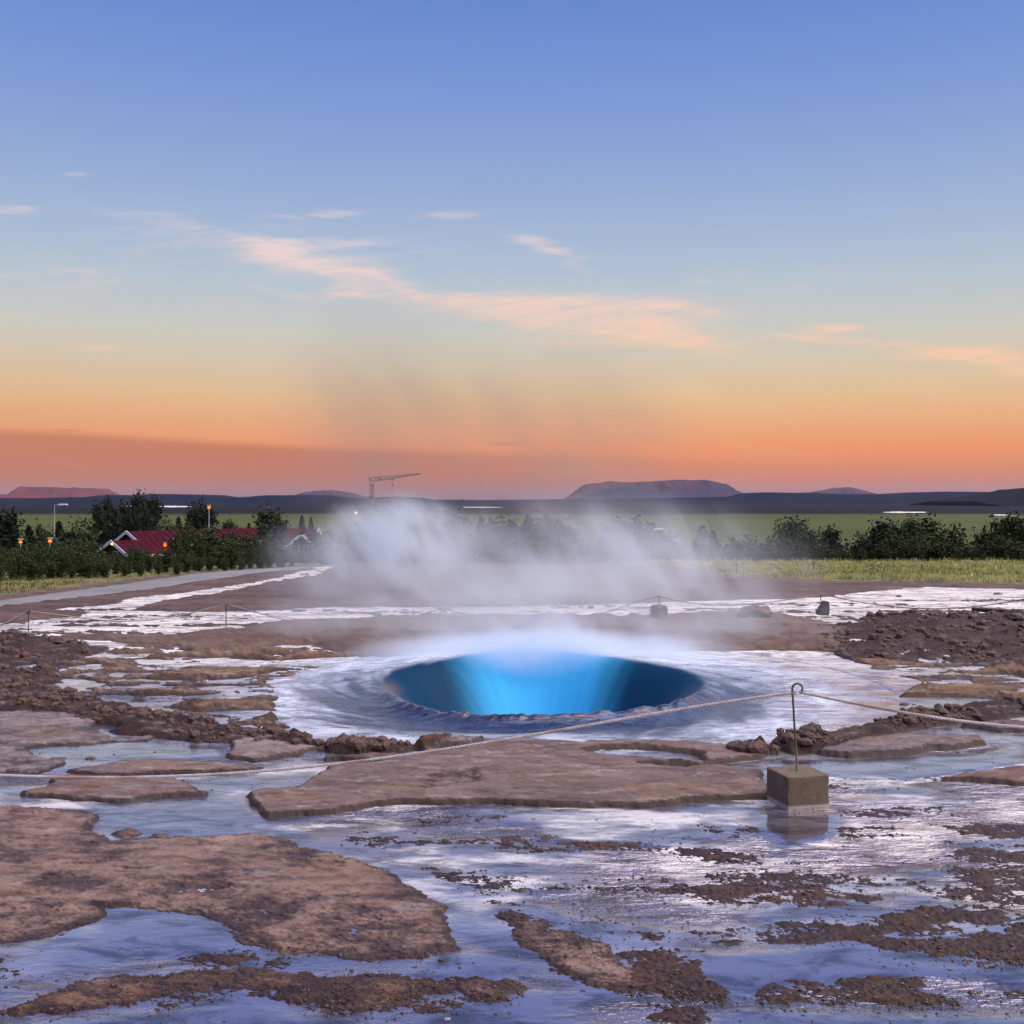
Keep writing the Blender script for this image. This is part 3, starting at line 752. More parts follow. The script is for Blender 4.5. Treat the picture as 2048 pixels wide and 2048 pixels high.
# ------------------------------------------------------------------ gravel path on the left
pth_up = [(-420, 1236), (-120, 1222), (0, 1208), (120, 1190), (250, 1172), (380, 1152), (480, 1142), (560, 1138), (610, 1136)]
pth_lo = [(-420, 1262), (-120, 1240), (0, 1218), (90, 1207), (220, 1193), (330, 1178), (440, 1160), (540, 1146), (625, 1139)]
bm = bmesh.new(); n = 80; nw = 10; rowsv = []
for i in range(n + 1):
    u = -420 + (615 + 420) * i / n
    va = np.interp(u, *zip(*pth_up)); vb = np.interp(u, *zip(*pth_lo)); row = []
    for j in range(nw + 1):
        v = va + (vb - va) * j / nw; x, y, z = G(u, v)
        e = 0.03 * math.sin(math.pi * j / nw) ** .5
        row.append(bm.verts.new((x + .08 * math.sin(y * 9 + x * 3) * (j in (0, nw)), y, z + .052 + e + random.uniform(-.006, .006))))
    rowsv.append(row)
for a, b in zip(rowsv, rowsv[1:]):
    for j in range(nw): bm.faces.new((a[j], a[j + 1], b[j + 1], b[j]))
mpth, nt, bs = pmat('grey_gravel'); pos = geo_pos(nt)
f = noise(nt, pos, 9, 6, .7); f2 = noise(nt, pos, .7, 3, .5)
nt.links.new(mixc(nt, (f * .6 + f2 * .5).smooth(.3, .8), (.15, .14, .155, 1), (.25, .235, .24, 1)), bs.inputs['Base Color'])
bs.inputs['Roughness'].default_value = .9; bump(nt, f, .8, .02, bs)
tag(bm_obj('path', bm, mpth, smooth=True), kind='structure')

# ------------------------------------------------------------------ pebbles and grit in the wet ground
def stone_cloud(name, items, mat, seed=3):
    """items: (x, y, z, size) -> one mesh of small irregular stones"""
    bmx = bmesh.new(); bmesh.ops.create_icosphere(bmx, subdivisions=1, radius=1)
    base = np.array([v.co[:] for v in bmx.verts]); fc = np.array([[v.index for v in f.verts] for f in bmx.faces]); bmx.free()
    r = np.random.default_rng(seed); A = np.array(items); N = len(A)
    Vv = base[None] * (1 + .35 * (r.random((N, len(base), 1)) - .5)) * np.stack([r.uniform(.7, 1.2, N), r.uniform(.7, 1.2, N), r.uniform(.55, .95, N)], -1)[:, None]
    a = r.uniform(0, 6.28, N); ca_, sa_ = np.cos(a)[:, None], np.sin(a)[:, None]
    x = Vv[..., 0] * ca_ - Vv[..., 1] * sa_; y = Vv[..., 0] * sa_ + Vv[..., 1] * ca_
    Vv = np.stack([x, y, Vv[..., 2]], -1) * A[:, 3][:, None, None] + A[:, None, :3]
    Fv = (fc[None] + (np.arange(N) * len(base))[:, None, None]).reshape(-1, 3)
    return link_mesh(name, mesh_np(name, Vv.reshape(-1, 3), Fv, False), mat)
mpeb = mat_simple('wet_pebble', (.045, .022, .018), .45, 30, .5)
wetp = [P(WET[i][0]) for i in (3, 4, 5, 6)]
NCD = 90000
cand_v = RNG.uniform(1480, 2100, NCD); cand_u = RNG.uniform(-100, 2150, NCD)
cy_ = d_of_v(cand_v); cx_ = (cand_u - 1024) / F * cy_
ins = np.zeros(NCD, bool)
for pl in wetp: ins |= sdf(cx_, cy_, pl) > 0
dens = fbm(cx_ * 1.6, cy_ * 3.0, 4, .6, 640); keep = ins & (RNG.random(NCD) < sstep(-.25, .45, dens))
items = []
for x, y in zip(cx_[keep], cy_[keep]):
    zg = gz(x, y)
    if -.024 < zg < .012 and random.random() < (1.0 if -.012 < zg < .003 else .55) and len(items) < 14000:
        items.append((x, y, max(zg, -.003), min(.0021 + random.expovariate(1 / .0014), .009) * (1 + y * .03)))
st = stone_cloud('grit', items, mpeb); tag(st, 'dark grit and little stones strewn through the shallow water film', kind='stuff')

# broken rock on the dark banks
def rubble(name, polys, N, smin, smean, smax, mat, label, seed):
    r = np.random.default_rng(seed); it = []
    for pl, cnt in polys:
        lo, hi = pl.min(0), pl.max(0); x = r.uniform(lo[0], hi[0], cnt * 6); y = r.uniform(lo[1], hi[1], cnt * 6)
        k = (sdf(x, y, pl) > .0) & (np.abs((x / y) * F) < 1200) & (fbm(x * 1.5, y * 1.5, 3, .5, 810) > -.12); x, y = x[k][:cnt], y[k][:cnt]
        for a, b_ in zip(x, y):
            sz = min(smin + r.exponential(smean), smax) * (b_ / 8.0) ** .7; it.append((a, b_, gz(a, b_) + sz * .1, sz))
    o = stone_cloud(name, it, mat, seed); tag(o, label, kind='stuff')
mrub = mat_simple('broken_rock', (.085, .046, .037), .8, 22, .7, bmp=.01)
LP = {i: P(LAND[i][0]) for i in range(len(LAND))}
rk_i = [i for i in range(len(LAND)) if LAND[i][5] in (ROCK, DARK, (0.12,0.07,0.062), (0.085,0.046,0.038))]
rubble('rubble', [(LP[i], 900 if i in rk_i[-2:] else 1200) for i in rk_i], 0, .008, .012, .055, mrub, 'crumbled dark reddish rock heaped along the banks round the pool', 41)

# loose stones one can tell apart
mstone = mat_simple('dark_stone', (.09, .055, .048), .6, 14, .6, bmp=.01)
mstone2 = mat_simple('pale_stone', (.30, .22, .17), .7, 14, .5, bmp=.01)
def stone(u, v, wpx, label, mat=None, flat=.6, group=None):
    x, y, z = G(u, v); s = wpx / 2 / F * y
    bmx = bmesh.new(); bmesh.ops.create_icosphere(bmx, subdivisions=3, radius=1)
    r = random.random() * 50
    co = np.array([q.co[:] for q in bmx.verts])
    dsp = 1 + .55 * fbm(co[:, 0] * 1.3 + r, co[:, 1] * 1.3 + co[:, 2] * 1.7, 3, .55)
    for q, k in zip(bmx.verts, dsp): q.co *= k; q.co.z *= flat; q.co.y *= .85
    bmesh.ops.scale(bmx, verts=bmx.verts, vec=(s, s, s))
    o = bm_obj('stone', bmx, mat or mstone, smooth=True); o.location = (x, y, max(gz(x, y), float(h0(y)) - .01) + s * flat * .35)
    tag(o, label, 'stone', group); return o
stone(394, 1622, 9, 'small dark stone alone in the still pool left of the central slab')
stone(318, 1676, 34, 'low dark reddish stone on the near shore of the pool beside the left slab', flat=.35)
stone(255, 1668, 60, 'crumbly dark red rock where the left slab meets its pool', flat=.3)
stone(248, 1906, 9, 'tiny brown stone on the bank at the near side of the calm blue pool')
stone(894, 2038, 16, 'small tan stone in the shallow water at the very bottom of the photo', mstone2)
stone(182, 1517, 26, 'flat dark stone in the pale water left of the rounded grey slab', flat=.35)
stone(112, 1519, 38, 'thin dark stone on the rim of the far left grey slab', flat=.25)
stone(26, 1545, 26, 'dark flat stone under the slack rope at the left edge', flat=.25)
stone(124, 1292, 34, 'rounded grey boulder lying on the dark rocks at the left edge', flat=.45)
stone(1798, 1194, 12, 'dark stone sticking out of the bright run-off on the right')
stone(1996, 1189, 18, 'flat dark stone in the bright run-off near the right edge', flat=.35)
stone(1946, 1243, 18, 'dark stone in the bright water just under the plank end'); stone(1983, 1238, 16, 'middle dark stone of three in the bright water under the plank')
stone(2030, 1243, 34, 'widest dark stone in the bright water under the plank, at the right edge', flat=.5)
stone(1512, 1242, 66, 'wide rounded boulder lying in the mist between the two rope post blocks', flat=.42)
stone(1108, 1212, 12, 'faint stone in the bright water behind the steam, left of the middle block'); stone(1182, 1216, 14, 'faint rounded stone in the steam nearest the hidden concrete block')
stone(1556, 1510, 8, 'tiny dark stone on the rim of the puddle in the central slab')
stone(614, 1123 + 27, 10, 'dark stone at the head of the bright channel by the path'); stone(604, 1150, 8, 'smaller dark stone at the head of the channel by the path')

# ------------------------------------------------------------------ rope fence
mrope, nt, bs = pmat('twisted_rope')
tcn = nt.nodes.new('ShaderNodeTexCoord'); f = noise(nt, tcn.outputs['Object'], 60, 3, .6); f2 = noise(nt, tcn.outputs['Object'], 3.5, 3, .5)
c = mixc(nt, f.smooth(.3, .7), (.50, .43, .43, 1), (.68, .62, .63, 1)); c = mixc(nt, f2.smooth(.52, .68) * .7, c, (.33, .17, .13, 1))
nt.links.new(c, bs.inputs['Base Color']); bs.inputs['Roughness'].default_value = .9
mrod = mat_simple('rusty_rod', (.115, .085, .065), .6, 60, .6, .2)
mconc, nt, bs = pmat('weathered_concrete')
tcn = nt.nodes.new('ShaderNodeTexCoord'); gx_, gy_, gz_ = sep(nt, tcn.outputs['Object'])
f = noise(nt, tcn.outputs['Object'], 90, 5, .7); f2 = noise(nt, tcn.outputs['Object'], 9, 4, .6)
c = mixc(nt, (f * .5 + f2 * .6).smooth(.35, .75), (.110, .078, .054, 1), (.185, .135, .095, 1))
c = mixc(nt, noise(nt, tcn.outputs['Object'], 150, 2, .5).smooth(.62, .7) * .6, c, (.06, .04, .03, 1))
wl = 1.0 - (gz_ + (f2 - .5) * .02).smooth(.014, .030)
c = mixc(nt, wl * .8, c, (.50, .43, .39, 1)); nt.links.new(c, bs.inputs['Base Color']); bs.inputs['Roughness'].default_value = .85
bump(nt, f, .7, .004, bs)

# post: concrete block > rod > hook
bx, by, _ = G(1595, 1610); by = 5.79; bx = (1594.5 - 1024) / F * by
block = empty('rope_post', (bx, by, 0.0), math.radians(0))
tag(block, 'square brown concrete block with a thin hooked rod, standing in the foreground shallows', 'rope post')
bmx = bmesh.new(); add_box(bmx, (0, 0, .082), (.238, .238, .184), 0, .007)
bmesh.ops.subdivide_edges(bmx, edges=[e for e in bmx.edges if e.calc_length() > .05], cuts=14, use_grid_fill=True)
bco = np.array([q.co[:] for q in bmx.verts]); bdn = fbm(bco[:, 0] * 22 + bco[:, 2] * 9, bco[:, 1] * 22 + bco[:, 2] * 13, 4, .65)
for q, k_ in zip(bmx.verts, bdn):
    ed = sum(abs(c_) > l_ for c_, l_ in ((q.co.x, .108), (q.co.y, .108), (q.co.z - .082, .082)))
    q.co -= (q.co - Vector((0, 0, .082))).normalized() * (abs(k_) * (.0012 if ed < 2 else .008))
for q in bmx.verts: q.co.x *= 1 - .05 * (q.co.z < .05) * 0; 
o = bm_obj('concrete_block', bmx, mconc, block); o.rotation_euler = (0, 0, math.radians(14.5)); 
topz = EYE - (1367 - HOR) / F * by; topx = (1584.5 - 1024) / F * by - bx
bmx = bmesh.new(); R = .027
pts = [(0, 0, .17), (topx * .35, 0, .32), (topx, 0, topz - R)]
for k in range(1, 12):
    a = math.pi - k / 11 * math.radians(245); pts.append((topx + R + R * math.cos(a), 0, topz - R + R * math.sin(a)))
tube(bmx, pts, .0058, 10); o = bm_obj('rod', bmx, mrod, block, True)

def helix_rope(name, pts, r, label, pitch=.062, strands=3):
    """three strands laid round a smooth curve"""
    pts = np.array(pts, float); seg = np.hypot.reduce(np.diff(pts, axis=0), axis=1) if False else np.sqrt((np.diff(pts, axis=0) ** 2).sum(1))
    L = np.concatenate([[0], np.cumsum(seg)]); n = int(L[-1] / pitch * 10); t = np.linspace(0, L[-1], n)
    c = np.stack([np.interp(t, L, pts[:, k]) for k in range(3)], -1)
    ker = np.ones(9) / 9
    for k in range(3):
        cs = np.convolve(np.pad(c[:, k], 4, mode='edge'), ker, 'valid'); c[:, k] = cs
    T = np.gradient(c, axis=0); T /= np.linalg.norm(T, axis=1)[:, None]
    A = np.cross(T, (0, 0, 1.0)); A /= np.linalg.norm(A, axis=1)[:, None]; B = np.cross(T, A)
    VV, FF, off = [], [], 0; m = 6; rs = r * .50
    for s in range(strands):
        ph = 2 * np.pi * (t / pitch + s / strands)
        ce = c + (A * np.cos(ph)[:, None] + B * np.sin(ph)[:, None]) * r * .60
        k = np.arange(m) * 2 * np.pi / m
        ring = ce[:, None] + (A[:, None] * np.cos(k)[None, :, None] + B[:, None] * np.sin(k)[None, :, None]) * rs
        VV.append(ring.reshape(-1, 3)); FF.append(grid_faces(n, m, True) + off); off += n * m
    o = link_mesh(name, mesh_np(name, np.concatenate(VV), np.concatenate(FF)), mrope)
    tag(o, label, 'rope'); return o
def rope_px(rows, n=60):
    """rows: (u, v, depth)"""
    r = np.array(rows, float); us = np.linspace(r[0, 0], r[-1, 0], n)
    # smooth through the points
    co = np.polyfit(r[:, 0], r[:, 1], min(len(r) - 1, 4)); v = np.polyval(co, us); d = np.interp(us, r[:, 0], r[:, 2])
    return [at(u, vv_, dd_)[:] for u, vv_, dd_ in zip(us, v, d)]
hkx, hky = bx + topx + R * .9, by
pl = rope_px([(-420, 1515, 6.25), (0, 1549, 6.1), (300, 1555, 6.03), (640, 1532, 5.96), (1000, 1478, 5.89), (1300, 1431, 5.83), (1595, 1384, by)], 90)
helix_rope('rope', pl, .0082, 'pale twisted rope running left from the foreground hook and sagging to the ground')
pr = rope_px([(1597, 1383.5, by), (1700, 1405, 5.81), (1850, 1432, 5.84), (2048, 1455, 5.9), (2400, 1470, 6.0)], 50)
helix_rope('rope', pr, .0084, 'pale twisted rope running right from the foreground hook out of the picture')

mropef = mat_simple('old_rope', (.27, .235, .215), .9)
def far_post(u, vtop, vbase, d, label, lean=0, block_px=None, hook=True, rodmat=None, r=.009):
    b = at(u, vbase, d); t = at(u + lean, vtop, d)
    root = empty('rope_post', b); tag(root, label, 'rope post')
    if block_px:
        w = block_px[0] / F * d; hh_ = block_px[1] / F * d
        bmx = bmesh.new(); add_box(bmx, (0, 0, hh_ / 2 - .03), (w * .74, w * .74, hh_ + .06), 0, w * .16)
        for q in bmx.verts:
            if q.co.z > hh_ * .5 and block_px[2] and q.co.x < 0: q.co.z -= hh_ * .75
        o = bm_obj('concrete_block', bmx, block_px[3], root); o.rotation_euler = (0, 0, block_px[4])
    bmx = bmesh.new(); p = Vector(t) - Vector(b)
    tube(bmx, [(0, 0, -.05), p * .5, p], r, 6)
    o = bm_obj('rod', bmx, rodmat or mrod, root, True)
    if hook:
        bmx = bmesh.new(); hr = r * 2.2
        tube(bmx, [(p.x + hr * (1 - math.cos(a)), p.y, p.z + hr * math.sin(a)) for a in [k / 8 * 3.9 for k in range(9)]], r, 5)
        bm_obj('hook', bmx, rodmat or mrod, root, True)
    return t
mdark = mat_simple('dark_block', (.055, .045, .05), .8, 20, .4)
mblk = mat_simple('steamed_block', (.13, .09, .085), .85, 20, .4)
p1 = far_post(57, 1224, 1268, 13.0, 'thin rod with rope at the left edge, in front of the dark rocks', r=.006)
p2 = far_post(452, 1210, 1249, 14.5, 'thin hooked rod at the left end of the bright water sheet', r=.007)
p3 = far_post(880, 1219, 1234, 15.0, 'short hooked rod half hidden in steam right behind the geyser pool', r=.007)
p4 = far_post(1318, 1192, 1234, 15.2, 'thin rod in a rounded grey block dimmed by steam behind the pool', block_px=(38, 24, 0, mblk, .5), hook=False, r=.006)
p5 = far_post(1645, 1188, 1222, 16.0, 'leaning thin rod in a tilted black block beside the bright run-off', lean=-5, block_px=(30, 20, 1, mdark, .4), hook=False, r=.006)
def far_rope(rows, label, r=.0075):
    bmx = bmesh.new(); tube(bmx, rope_px(rows, 30), r, 5); o = bm_obj('rope', bmx, mropef, None, True); tag(o, label, 'rope')
far_rope([(-160, 1290, 12.6), (-60, 1272, 12.8), (57, 1223, 13.0)], 'taut rope coming down to the left edge from the leftmost rod', .010)
far_rope([(57, 1223, 13.0), (90, 1226, 13.1), (200, 1240, 13.6), (330, 1236, 14.2), (452, 1208, 14.5)], 'rope hanging between the leftmost rod and the hooked rod beside the bright sheet')
far_rope([(452, 1208, 14.5), (520, 1226, 14.6), (600, 1246, 14.7), (700, 1253, 14.8), (800, 1241, 14.9), (880, 1217, 15.0)], 'rope hanging from the hooked rod toward the short rod in the steam')
far_rope([(880, 1217, 15.0), (960, 1236, 15.0), (1100, 1250, 15.1), (1220, 1222, 15.2), (1318, 1192, 15.2)], 'rope behind the pool fading in steam between the short rod and the grey block')
far_rope([(1318, 1192, 15.2), (1400, 1208, 15.4), (1500, 1208, 15.6), (1645, 1189, 16.0)], 'rope between the steamed grey block and the tilted black block')
far_rope([(1643, 1189, 16.0), (1720, 1204, 15.6), (1820, 1216, 15.2), (1950, 1213, 14.8), (2080, 1192, 14.4)], 'rope from the tilted black block out of the picture on the right')
# timber plank on the right
mplk = mat_simple('dark_timber', (.05, .028, .022), .75, 8, .6)
x0_, y0_, z0_ = G(1946, 1226); x1_, y1_, z1_ = G(2240, 1240)
bmx = bmesh.new(); Lp = math.hypot(x1_ - x0_, y1_ - y0_)
add_box(bmx, (Lp / 2, 0, .0), (Lp, .14, .06), 0, .01)
o = bm_obj('plank', bmx, mplk); o.location = (x0_, y0_, z0_ + .06); o.rotation_euler = (0, .0, math.atan2(y1_ - y0_, x1_ - x0_))
tag(o, 'long dark timber plank lying low across the bright water at the right edge', 'plank')

# far rope fence in the dry grass on the right
def gp(u, v): return at(u, v, float(d_of_v(v)))
mpole = mat_simple('grey_stake', (.10, .085, .075), .8)
fp = [(1473, 1127, 1146, 0, 'faint stake of the grass rope fence nearest the steam'), (1628, 1124, 1149, 0, 'stake in the dry grass where the rope peaks above the green patch'),
      (1748, 1134, 1149, 0, 'short stake in the dry grass, midway along the rope fence'), (1843, 1129, 1155, 8, 'leaning stake with a pale cap in the dry grass'), (1975, 1140, 1160, 0, 'stake in the grass nearest the right edge')]
for u, vt, vb, ln, lb in fp:
    d = float(d_of_v(1152)); b_ = at(u + ln, vb, d); t_ = at(u, vt, d)
    root = empty('fence_stake', b_); tag(root, lb, 'stake')
    bmx = bmesh.new(); tube(bmx, [(0, 0, -.2), Vector(t_) - Vector(b_)], .022, 6); bm_obj('rod', bmx, mpole, root)
    bmx = bmesh.new(); bmesh.ops.create_icosphere(bmx, subdivisions=1, radius=.045, matrix=Matrix.Translation(Vector(t_) - Vector(b_)))
    bm_obj('cap', bmx, mropef if ln else mpole, root)
dF = float(d_of_v(1152)) - .03
for rows, lb in (([(1473, 1128, dF), (1520, 1145, dF), (1560, 1147, dF), (1600, 1139, dF), (1628, 1125, dF)], 'sagging rope in the dry grass left of the tall stake'),
                 ([(1628, 1124, dF), (1665, 1137, dF), (1700, 1142, dF), (1748, 1134, dF)], 'sagging rope in the grass above the green patch'),
                 ([(1748, 1134, dF), (1770, 1147, dF), (1790, 1156, dF), (1815, 1158, dF)], 'rope dropping to the ground right of the short stake'),
                 ([(1900, 1161, dF), (1930, 1158, dF), (1955, 1150, dF), (1975, 1139, dF)], 'rope rising out of the grass to the rightmost stake')):
    far_rope(rows, lb, .024)
dF2 = 37.0
for rows, lb in (([(590, 1132, dF2), (610, 1136, dF2), (632, 1133, dF2), (650, 1132, dF2)], 'pale rope between low stakes just past the end of the path'),
                 ([(614, 1133, dF2), (660, 1146, dF2), (700, 1150, dF2), (760, 1147, dF2)], 'nearer pale rope sagging into the steam past the path'),
                 ([(640, 1133, dF2 + 1), (700, 1129, dF2 + 1), (760, 1132, dF2 + 1), (830, 1130, dF2 + 1)], 'farther pale rope running level into the steam')):
    far_rope(rows, lb, .022)

# ------------------------------------------------------------------ vegetation
def leafmat(name, a, b):
    mt, nt, bs = pmat(name); tcn = nt.nodes.new('ShaderNodeTexCoord')
    f = noise(nt, tcn.outputs['Object'], 3.0, 3, .6); f2 = noise(nt, tcn.outputs['Object'], 14, 2, .6)
    nt.links.new(mixc(nt, (f * .6 + f2 * .5).smooth(.35, .75), (*a, 1), (*b, 1)), bs.inputs['Base Color']); bs.inputs['Roughness'].default_value = .8
    bs.inputs['Specular IOR Level'].default_value = .15
    return mt
mwillow = leafmat('willow_leaves', (.020, .028, .011), (.058, .068, .028))
mspruce = leafmat('spruce_needles', (.011, .019, .012), (.028, .040, .022))
mbirch = leafmat('birch_leaves', (.020, .030, .012), (.055, .070, .028))
mbark = mat_simple('bark', (.06, .05, .04), .9, 12)
def leaf_cloud(name, cen, size, seed):
    r = np.random.default_rng(seed); cen = np.array(cen); N = len(cen)
    a = r.normal(size=(N, 3)); a /= np.linalg.norm(a, axis=1)[:, None]
    b = r.normal(size=(N, 3)); b -= (a * b).sum(1)[:, None] * a; b /= np.linalg.norm(b, axis=1)[:, None]
    s = size * r.uniform(.55, 1.3, N)[:, None]; w = s * r.uniform(.35, .7, N)[:, None]
    Vv = np.stack([cen - a * s, cen + b * w, cen + a * s, cen - b * w], 1).reshape(-1, 3)
    return mesh_np(name, Vv, np.arange(N * 4).reshape(-1, 4), False)
def bush_proto(kind, seed):
    r = np.random.default_rng(seed); cen = []; stems = []
    if kind == 'bush':            # unit: 1 m tall, about 1.1 wide, many ascending shoots
        for s in range(26):
            a = r.uniform(0, 6.28); lean = r.uniform(.02, .50); H = r.uniform(.66, 1.0) * (1 - .25 * lean)
            tip = np.array([math.cos(a) * lean, math.sin(a) * lean, H]); stems.append(tip)
            for k in range(62):
                t = r.uniform(.12, 1.0); c0 = tip * np.array([t ** 1.1, t ** 1.1, t]); rad = .15 * (1 - t * .72) + .015
                cen.append((c0 + r.normal(size=3) * rad * .62) * np.array([1, 1, 1.22]))
    elif kind == 'spruce':
        for s in range(1500):
            t = r.beta(1.0, 1.35); whorl = .6 + .4 * abs(math.sin(t * 38)); R = .23 * (1 - t) ** .8 * whorl + .012
            a = r.uniform(0, 6.28); q = R * math.sqrt(r.uniform(.15, 1)); cen.append((q * math.cos(a), q * math.sin(a), t * .98 + .02 - q * .18))
        stems.append(np.array([0, 0, .97]))
    else:                          # poplar or birch: upright broken column of clumps
        for s in range(34):
            t = r.uniform(.10, .95); a = r.uniform(0, 6.28); R = .20 * (1 - abs(t - .42) ** 1.6 * 1.5) * r.uniform(.3, 1.05)
            c0 = np.array([math.cos(a) * R, math.sin(a) * R, t]); stems.append(c0); rr_ = r.uniform(.035, .075)
            for k in range(46): cen.append(c0 + r.normal(size=3) * rr_ * np.array([.9, .9, 1.5]))
        stems.append(np.array([0, 0, .96]))
    crown = np.clip(np.array(cen), [-2, -2, .0], [2, 2, 2])
    bmx = bmesh.new()
    if kind == 'bush':
        for tip in stems[:12]: add_bar(bmx, (0, 0, -.05), tuple(tip * .8), .012, 4, .003)
    else:
        add_bar(bmx, (0, 0, -.08), (0, 0, .9), .018, 6, .003)
        for tip in stems[:-1:2]: add_bar(bmx, (0, 0, tip[2] * .8), tuple(tip), .006, 3, .002)
    mt_ = bpy.data.meshes.new('trunk'); bmx.to_mesh(mt_); bmx.free(); mt_.materials.append(mbark)
    return crown, mt_
PRO = {}
for kind, leafs, mats in (('bush', .042, [mwillow, mbirch]), ('spruce', .030, [mspruce]), ('poplar', .034, [mspruce, mbirch])):
    for v_ in range(4):
        crown, tr = bush_proto(kind, 100 + v_ * 7 + len(kind))
        for mi, mm in enumerate(mats):
            me = leaf_cloud('crown', crown, leafs, v_); me.materials.append(mm)
            PRO[(kind, v_, mi)] = (me, tr)
def plant(name, kind, x, y, z, H, Wf, label, cat, group=None, mi=0, var=None):
    v_ = random.randrange(4) if var is None else var
    me, tr = PRO[(kind, v_, mi)]
    root = empty(name, (x, y, z), random.uniform(0, 6.28)); tag(root, label, cat, group)
    root.scale = (H * Wf, H * Wf, H)
    o = bpy.data.objects.new('crown', me); o.parent = root; COL.objects.link(o)
    o = bpy.data.objects.new('trunk', tr); o.parent = root; COL.objects.link(o)
    return root
MARKS_L = [(0, 'the very left edge'), (18, 'the broad tree at the left edge'), (58, 'the leftmost spruces'), (41, 'the leftmost orange lamp'), (100, 'the second orange lamp'), (130, 'the blue board'), (109, 'the tall unlit lamp post'), (177, 'the dark pointed tree'),
           (198, 'the left end of the tall grove'), (226, 'the gable tip of the low red wing'), (258, 'the white gable of the long house'), (290, 'the low red wing'), (330, 'the orange wall lamp'), (365, 'the gap between the two groves'),
           (400, 'the tall tree clump'), (418, 'the red lit lamp post'), (458, 'the small round roof tree'), (498, 'the far part of the long roof'), (520, 'the small orange lamp'), (550, 'the leafy trees left of the small house'), (575, 'the small red roofed house'), (607, 'the white front gable'),
           (640, 'the hazy tree at the house corner'), (712, 'the lit lamp in the steam'), (745, 'the crane mast'), (785, 'the crane hook'), (820, 'the brightest steam'), (878, 'the hazy spruce'), (912, 'the middle of the steam belt'), (962, 'the two pointed spruces'), (1030, 'the bright green field'),
           (1056, 'the lone slender spruce'), (1096, 'the thin spruce in the steam'), (1150, 'the gap in the steam belt'), (1190, 'the left end of the flat mountain'), (1230, 'the hill in front of the flat mountain'), (1272, 'the dark clump in the steam'), (1310, 'the near strip of water'), (1350, 'the middle of the flat mountain'), (1404, 'the steam dimmed conifer'), (1473, 'the faint stake and right end of the flat mountain'),
           (1540, 'the dip right of the conifers'), (1590, 'the tallest tree of the left half'), (1628, 'the rope peak stake'), (1683, 'the pointed far mountain'), (1720, 'the gap left of the short stake'), (1748, 'the short stake'), (1783, 'the leaning birch'), (1818, 'the far river'), (1843, 'the leaning pale capped stake'),
           (1880, 'the widest rounded tree'), (1920, 'the stretch between the last two stakes'), (1975, 'the rightmost stake'), (2000, 'the small far water at right'), (2022, 'the big tree at the right edge'), (2046, 'the very right edge')]
def mark_label(prefix, u):
    mu, mn = min(MARKS_L, key=lambda m_: abs(m_[0] - u))
    rel = 'straight below' if abs(u - mu) < 8 else ('just left of' if u < mu else 'just right of')
    return prefix + ', ' + (rel + ' ' + mn).replace('just left of the very left edge', 'cut by the left edge').replace('straight below the very left edge', 'touching the left edge').replace('the faint stake and right end of the flat mountain', 'the faint stake')
def surf_z(x, y): return gz(x, y) if y < 53 else float(h0(y))
# shrub belt between the path and the houses: (u, v top, v foot, depth)
random.seed(21)
def belt(u0, u1, step, topf, footf, depths, label, group, name='willow_shrub', cat='shrub', kind='bush', wf=(1.0, 1.5), mi=0):
    u = u0
    while u < u1:
        d = random.uniform(*depths); vt = topf(u) + random.uniform(-17, 15)
        x = (u - 1024) / F * d; zb = surf_z(x, d); zt = EYE - (vt - HOR) / F * d
        if zt - zb > .3: plant(name, kind, x, d, zb, zt - zb, random.uniform(*wf), mark_label(label, u), cat, group, mi)
        u += step * random.uniform(.7, 1.3)
def fp_(pts): return lambda u: float(np.interp(u, *zip(*pts)))
topA = fp_([(-200, 1100), (0, 1098), (100, 1095), (180, 1098), (240, 1112), (330, 1112), (345, 1084), (370, 1070), (440, 1068), (480, 1086), (520, 1090), (560, 1104), (590, 1116), (620, 1120)])
frontA = fp_([(-200, 1115), (0, 1112), (200, 1110), (300, 1118), (420, 1106), (560, 1110), (640, 1120)])
d_foot = fp_([(-200, 27), (0, 28), (100, 30), (250, 33), (400, 38), (520, 42), (620, 45)])
random.seed(22)
for (uu0, uu1, st_, tf, dadd, lb, gr, nm) in ((-8, 600, 20, topA, 7, 'back row hedge willow', 'back row of willows before the houses', 'willow_shrub'),
                                        (-4, 585, 21, frontA, 1.0, 'olive front row willow', 'front row of willows along the path', 'willow_shrub'),
                                        (-15, 575, 36, lambda u: frontA(u) + 24, -.6, 'low shrub beside the path', 'low shrubs at the foot of the hedge', 'low_shrub')):
    u = uu0
    while u < uu1:
        d = d_foot(u) + dadd + random.uniform(-.6, 1.6); vt = tf(u) + random.uniform(-17, 13)
        x = (u - 1024) / F * d; zb = surf_z(x, d); zt = EYE - (vt - HOR) / F * d
        plant(nm, 'bush', x, d, zb, max(zt - zb, .4), random.uniform(.75, 1.5), mark_label(lb, u), 'shrub', gr, random.choice((0, 0, 1)))
        u += st_ * random.uniform(.7, 1.3)
# right hand belt behind the dry grass
topR = fp_([(1240, 1080), (1400, 1082), (1480, 1085), (1520, 1075), (1560, 1062), (1590, 1050), (1615, 1065), (1660, 1075), (1700, 1080), (1740, 1062), (1765, 1050), (1800, 1062), (1840, 1052), (1900, 1065), (1960, 1078), (1990, 1066), (2020, 1045), (2048, 1055), (2400, 1060)])
random.seed(23)
belt(1180, 2070, 27, lambda u: topR(u) + 12, None, (66, 76), 'bushy birch', 'birches behind the dry grass', 'birch_tree', 'tree', wf=(.75, 1.1), mi=1)
belt(1180, 2070, 33, lambda u: topR(u) + 28, None, (57, 62), 'low shrub before the birches', 'shrubs in front of the birch row', 'willow_shrub', 'shrub', wf=(1.2, 1.7), mi=0)
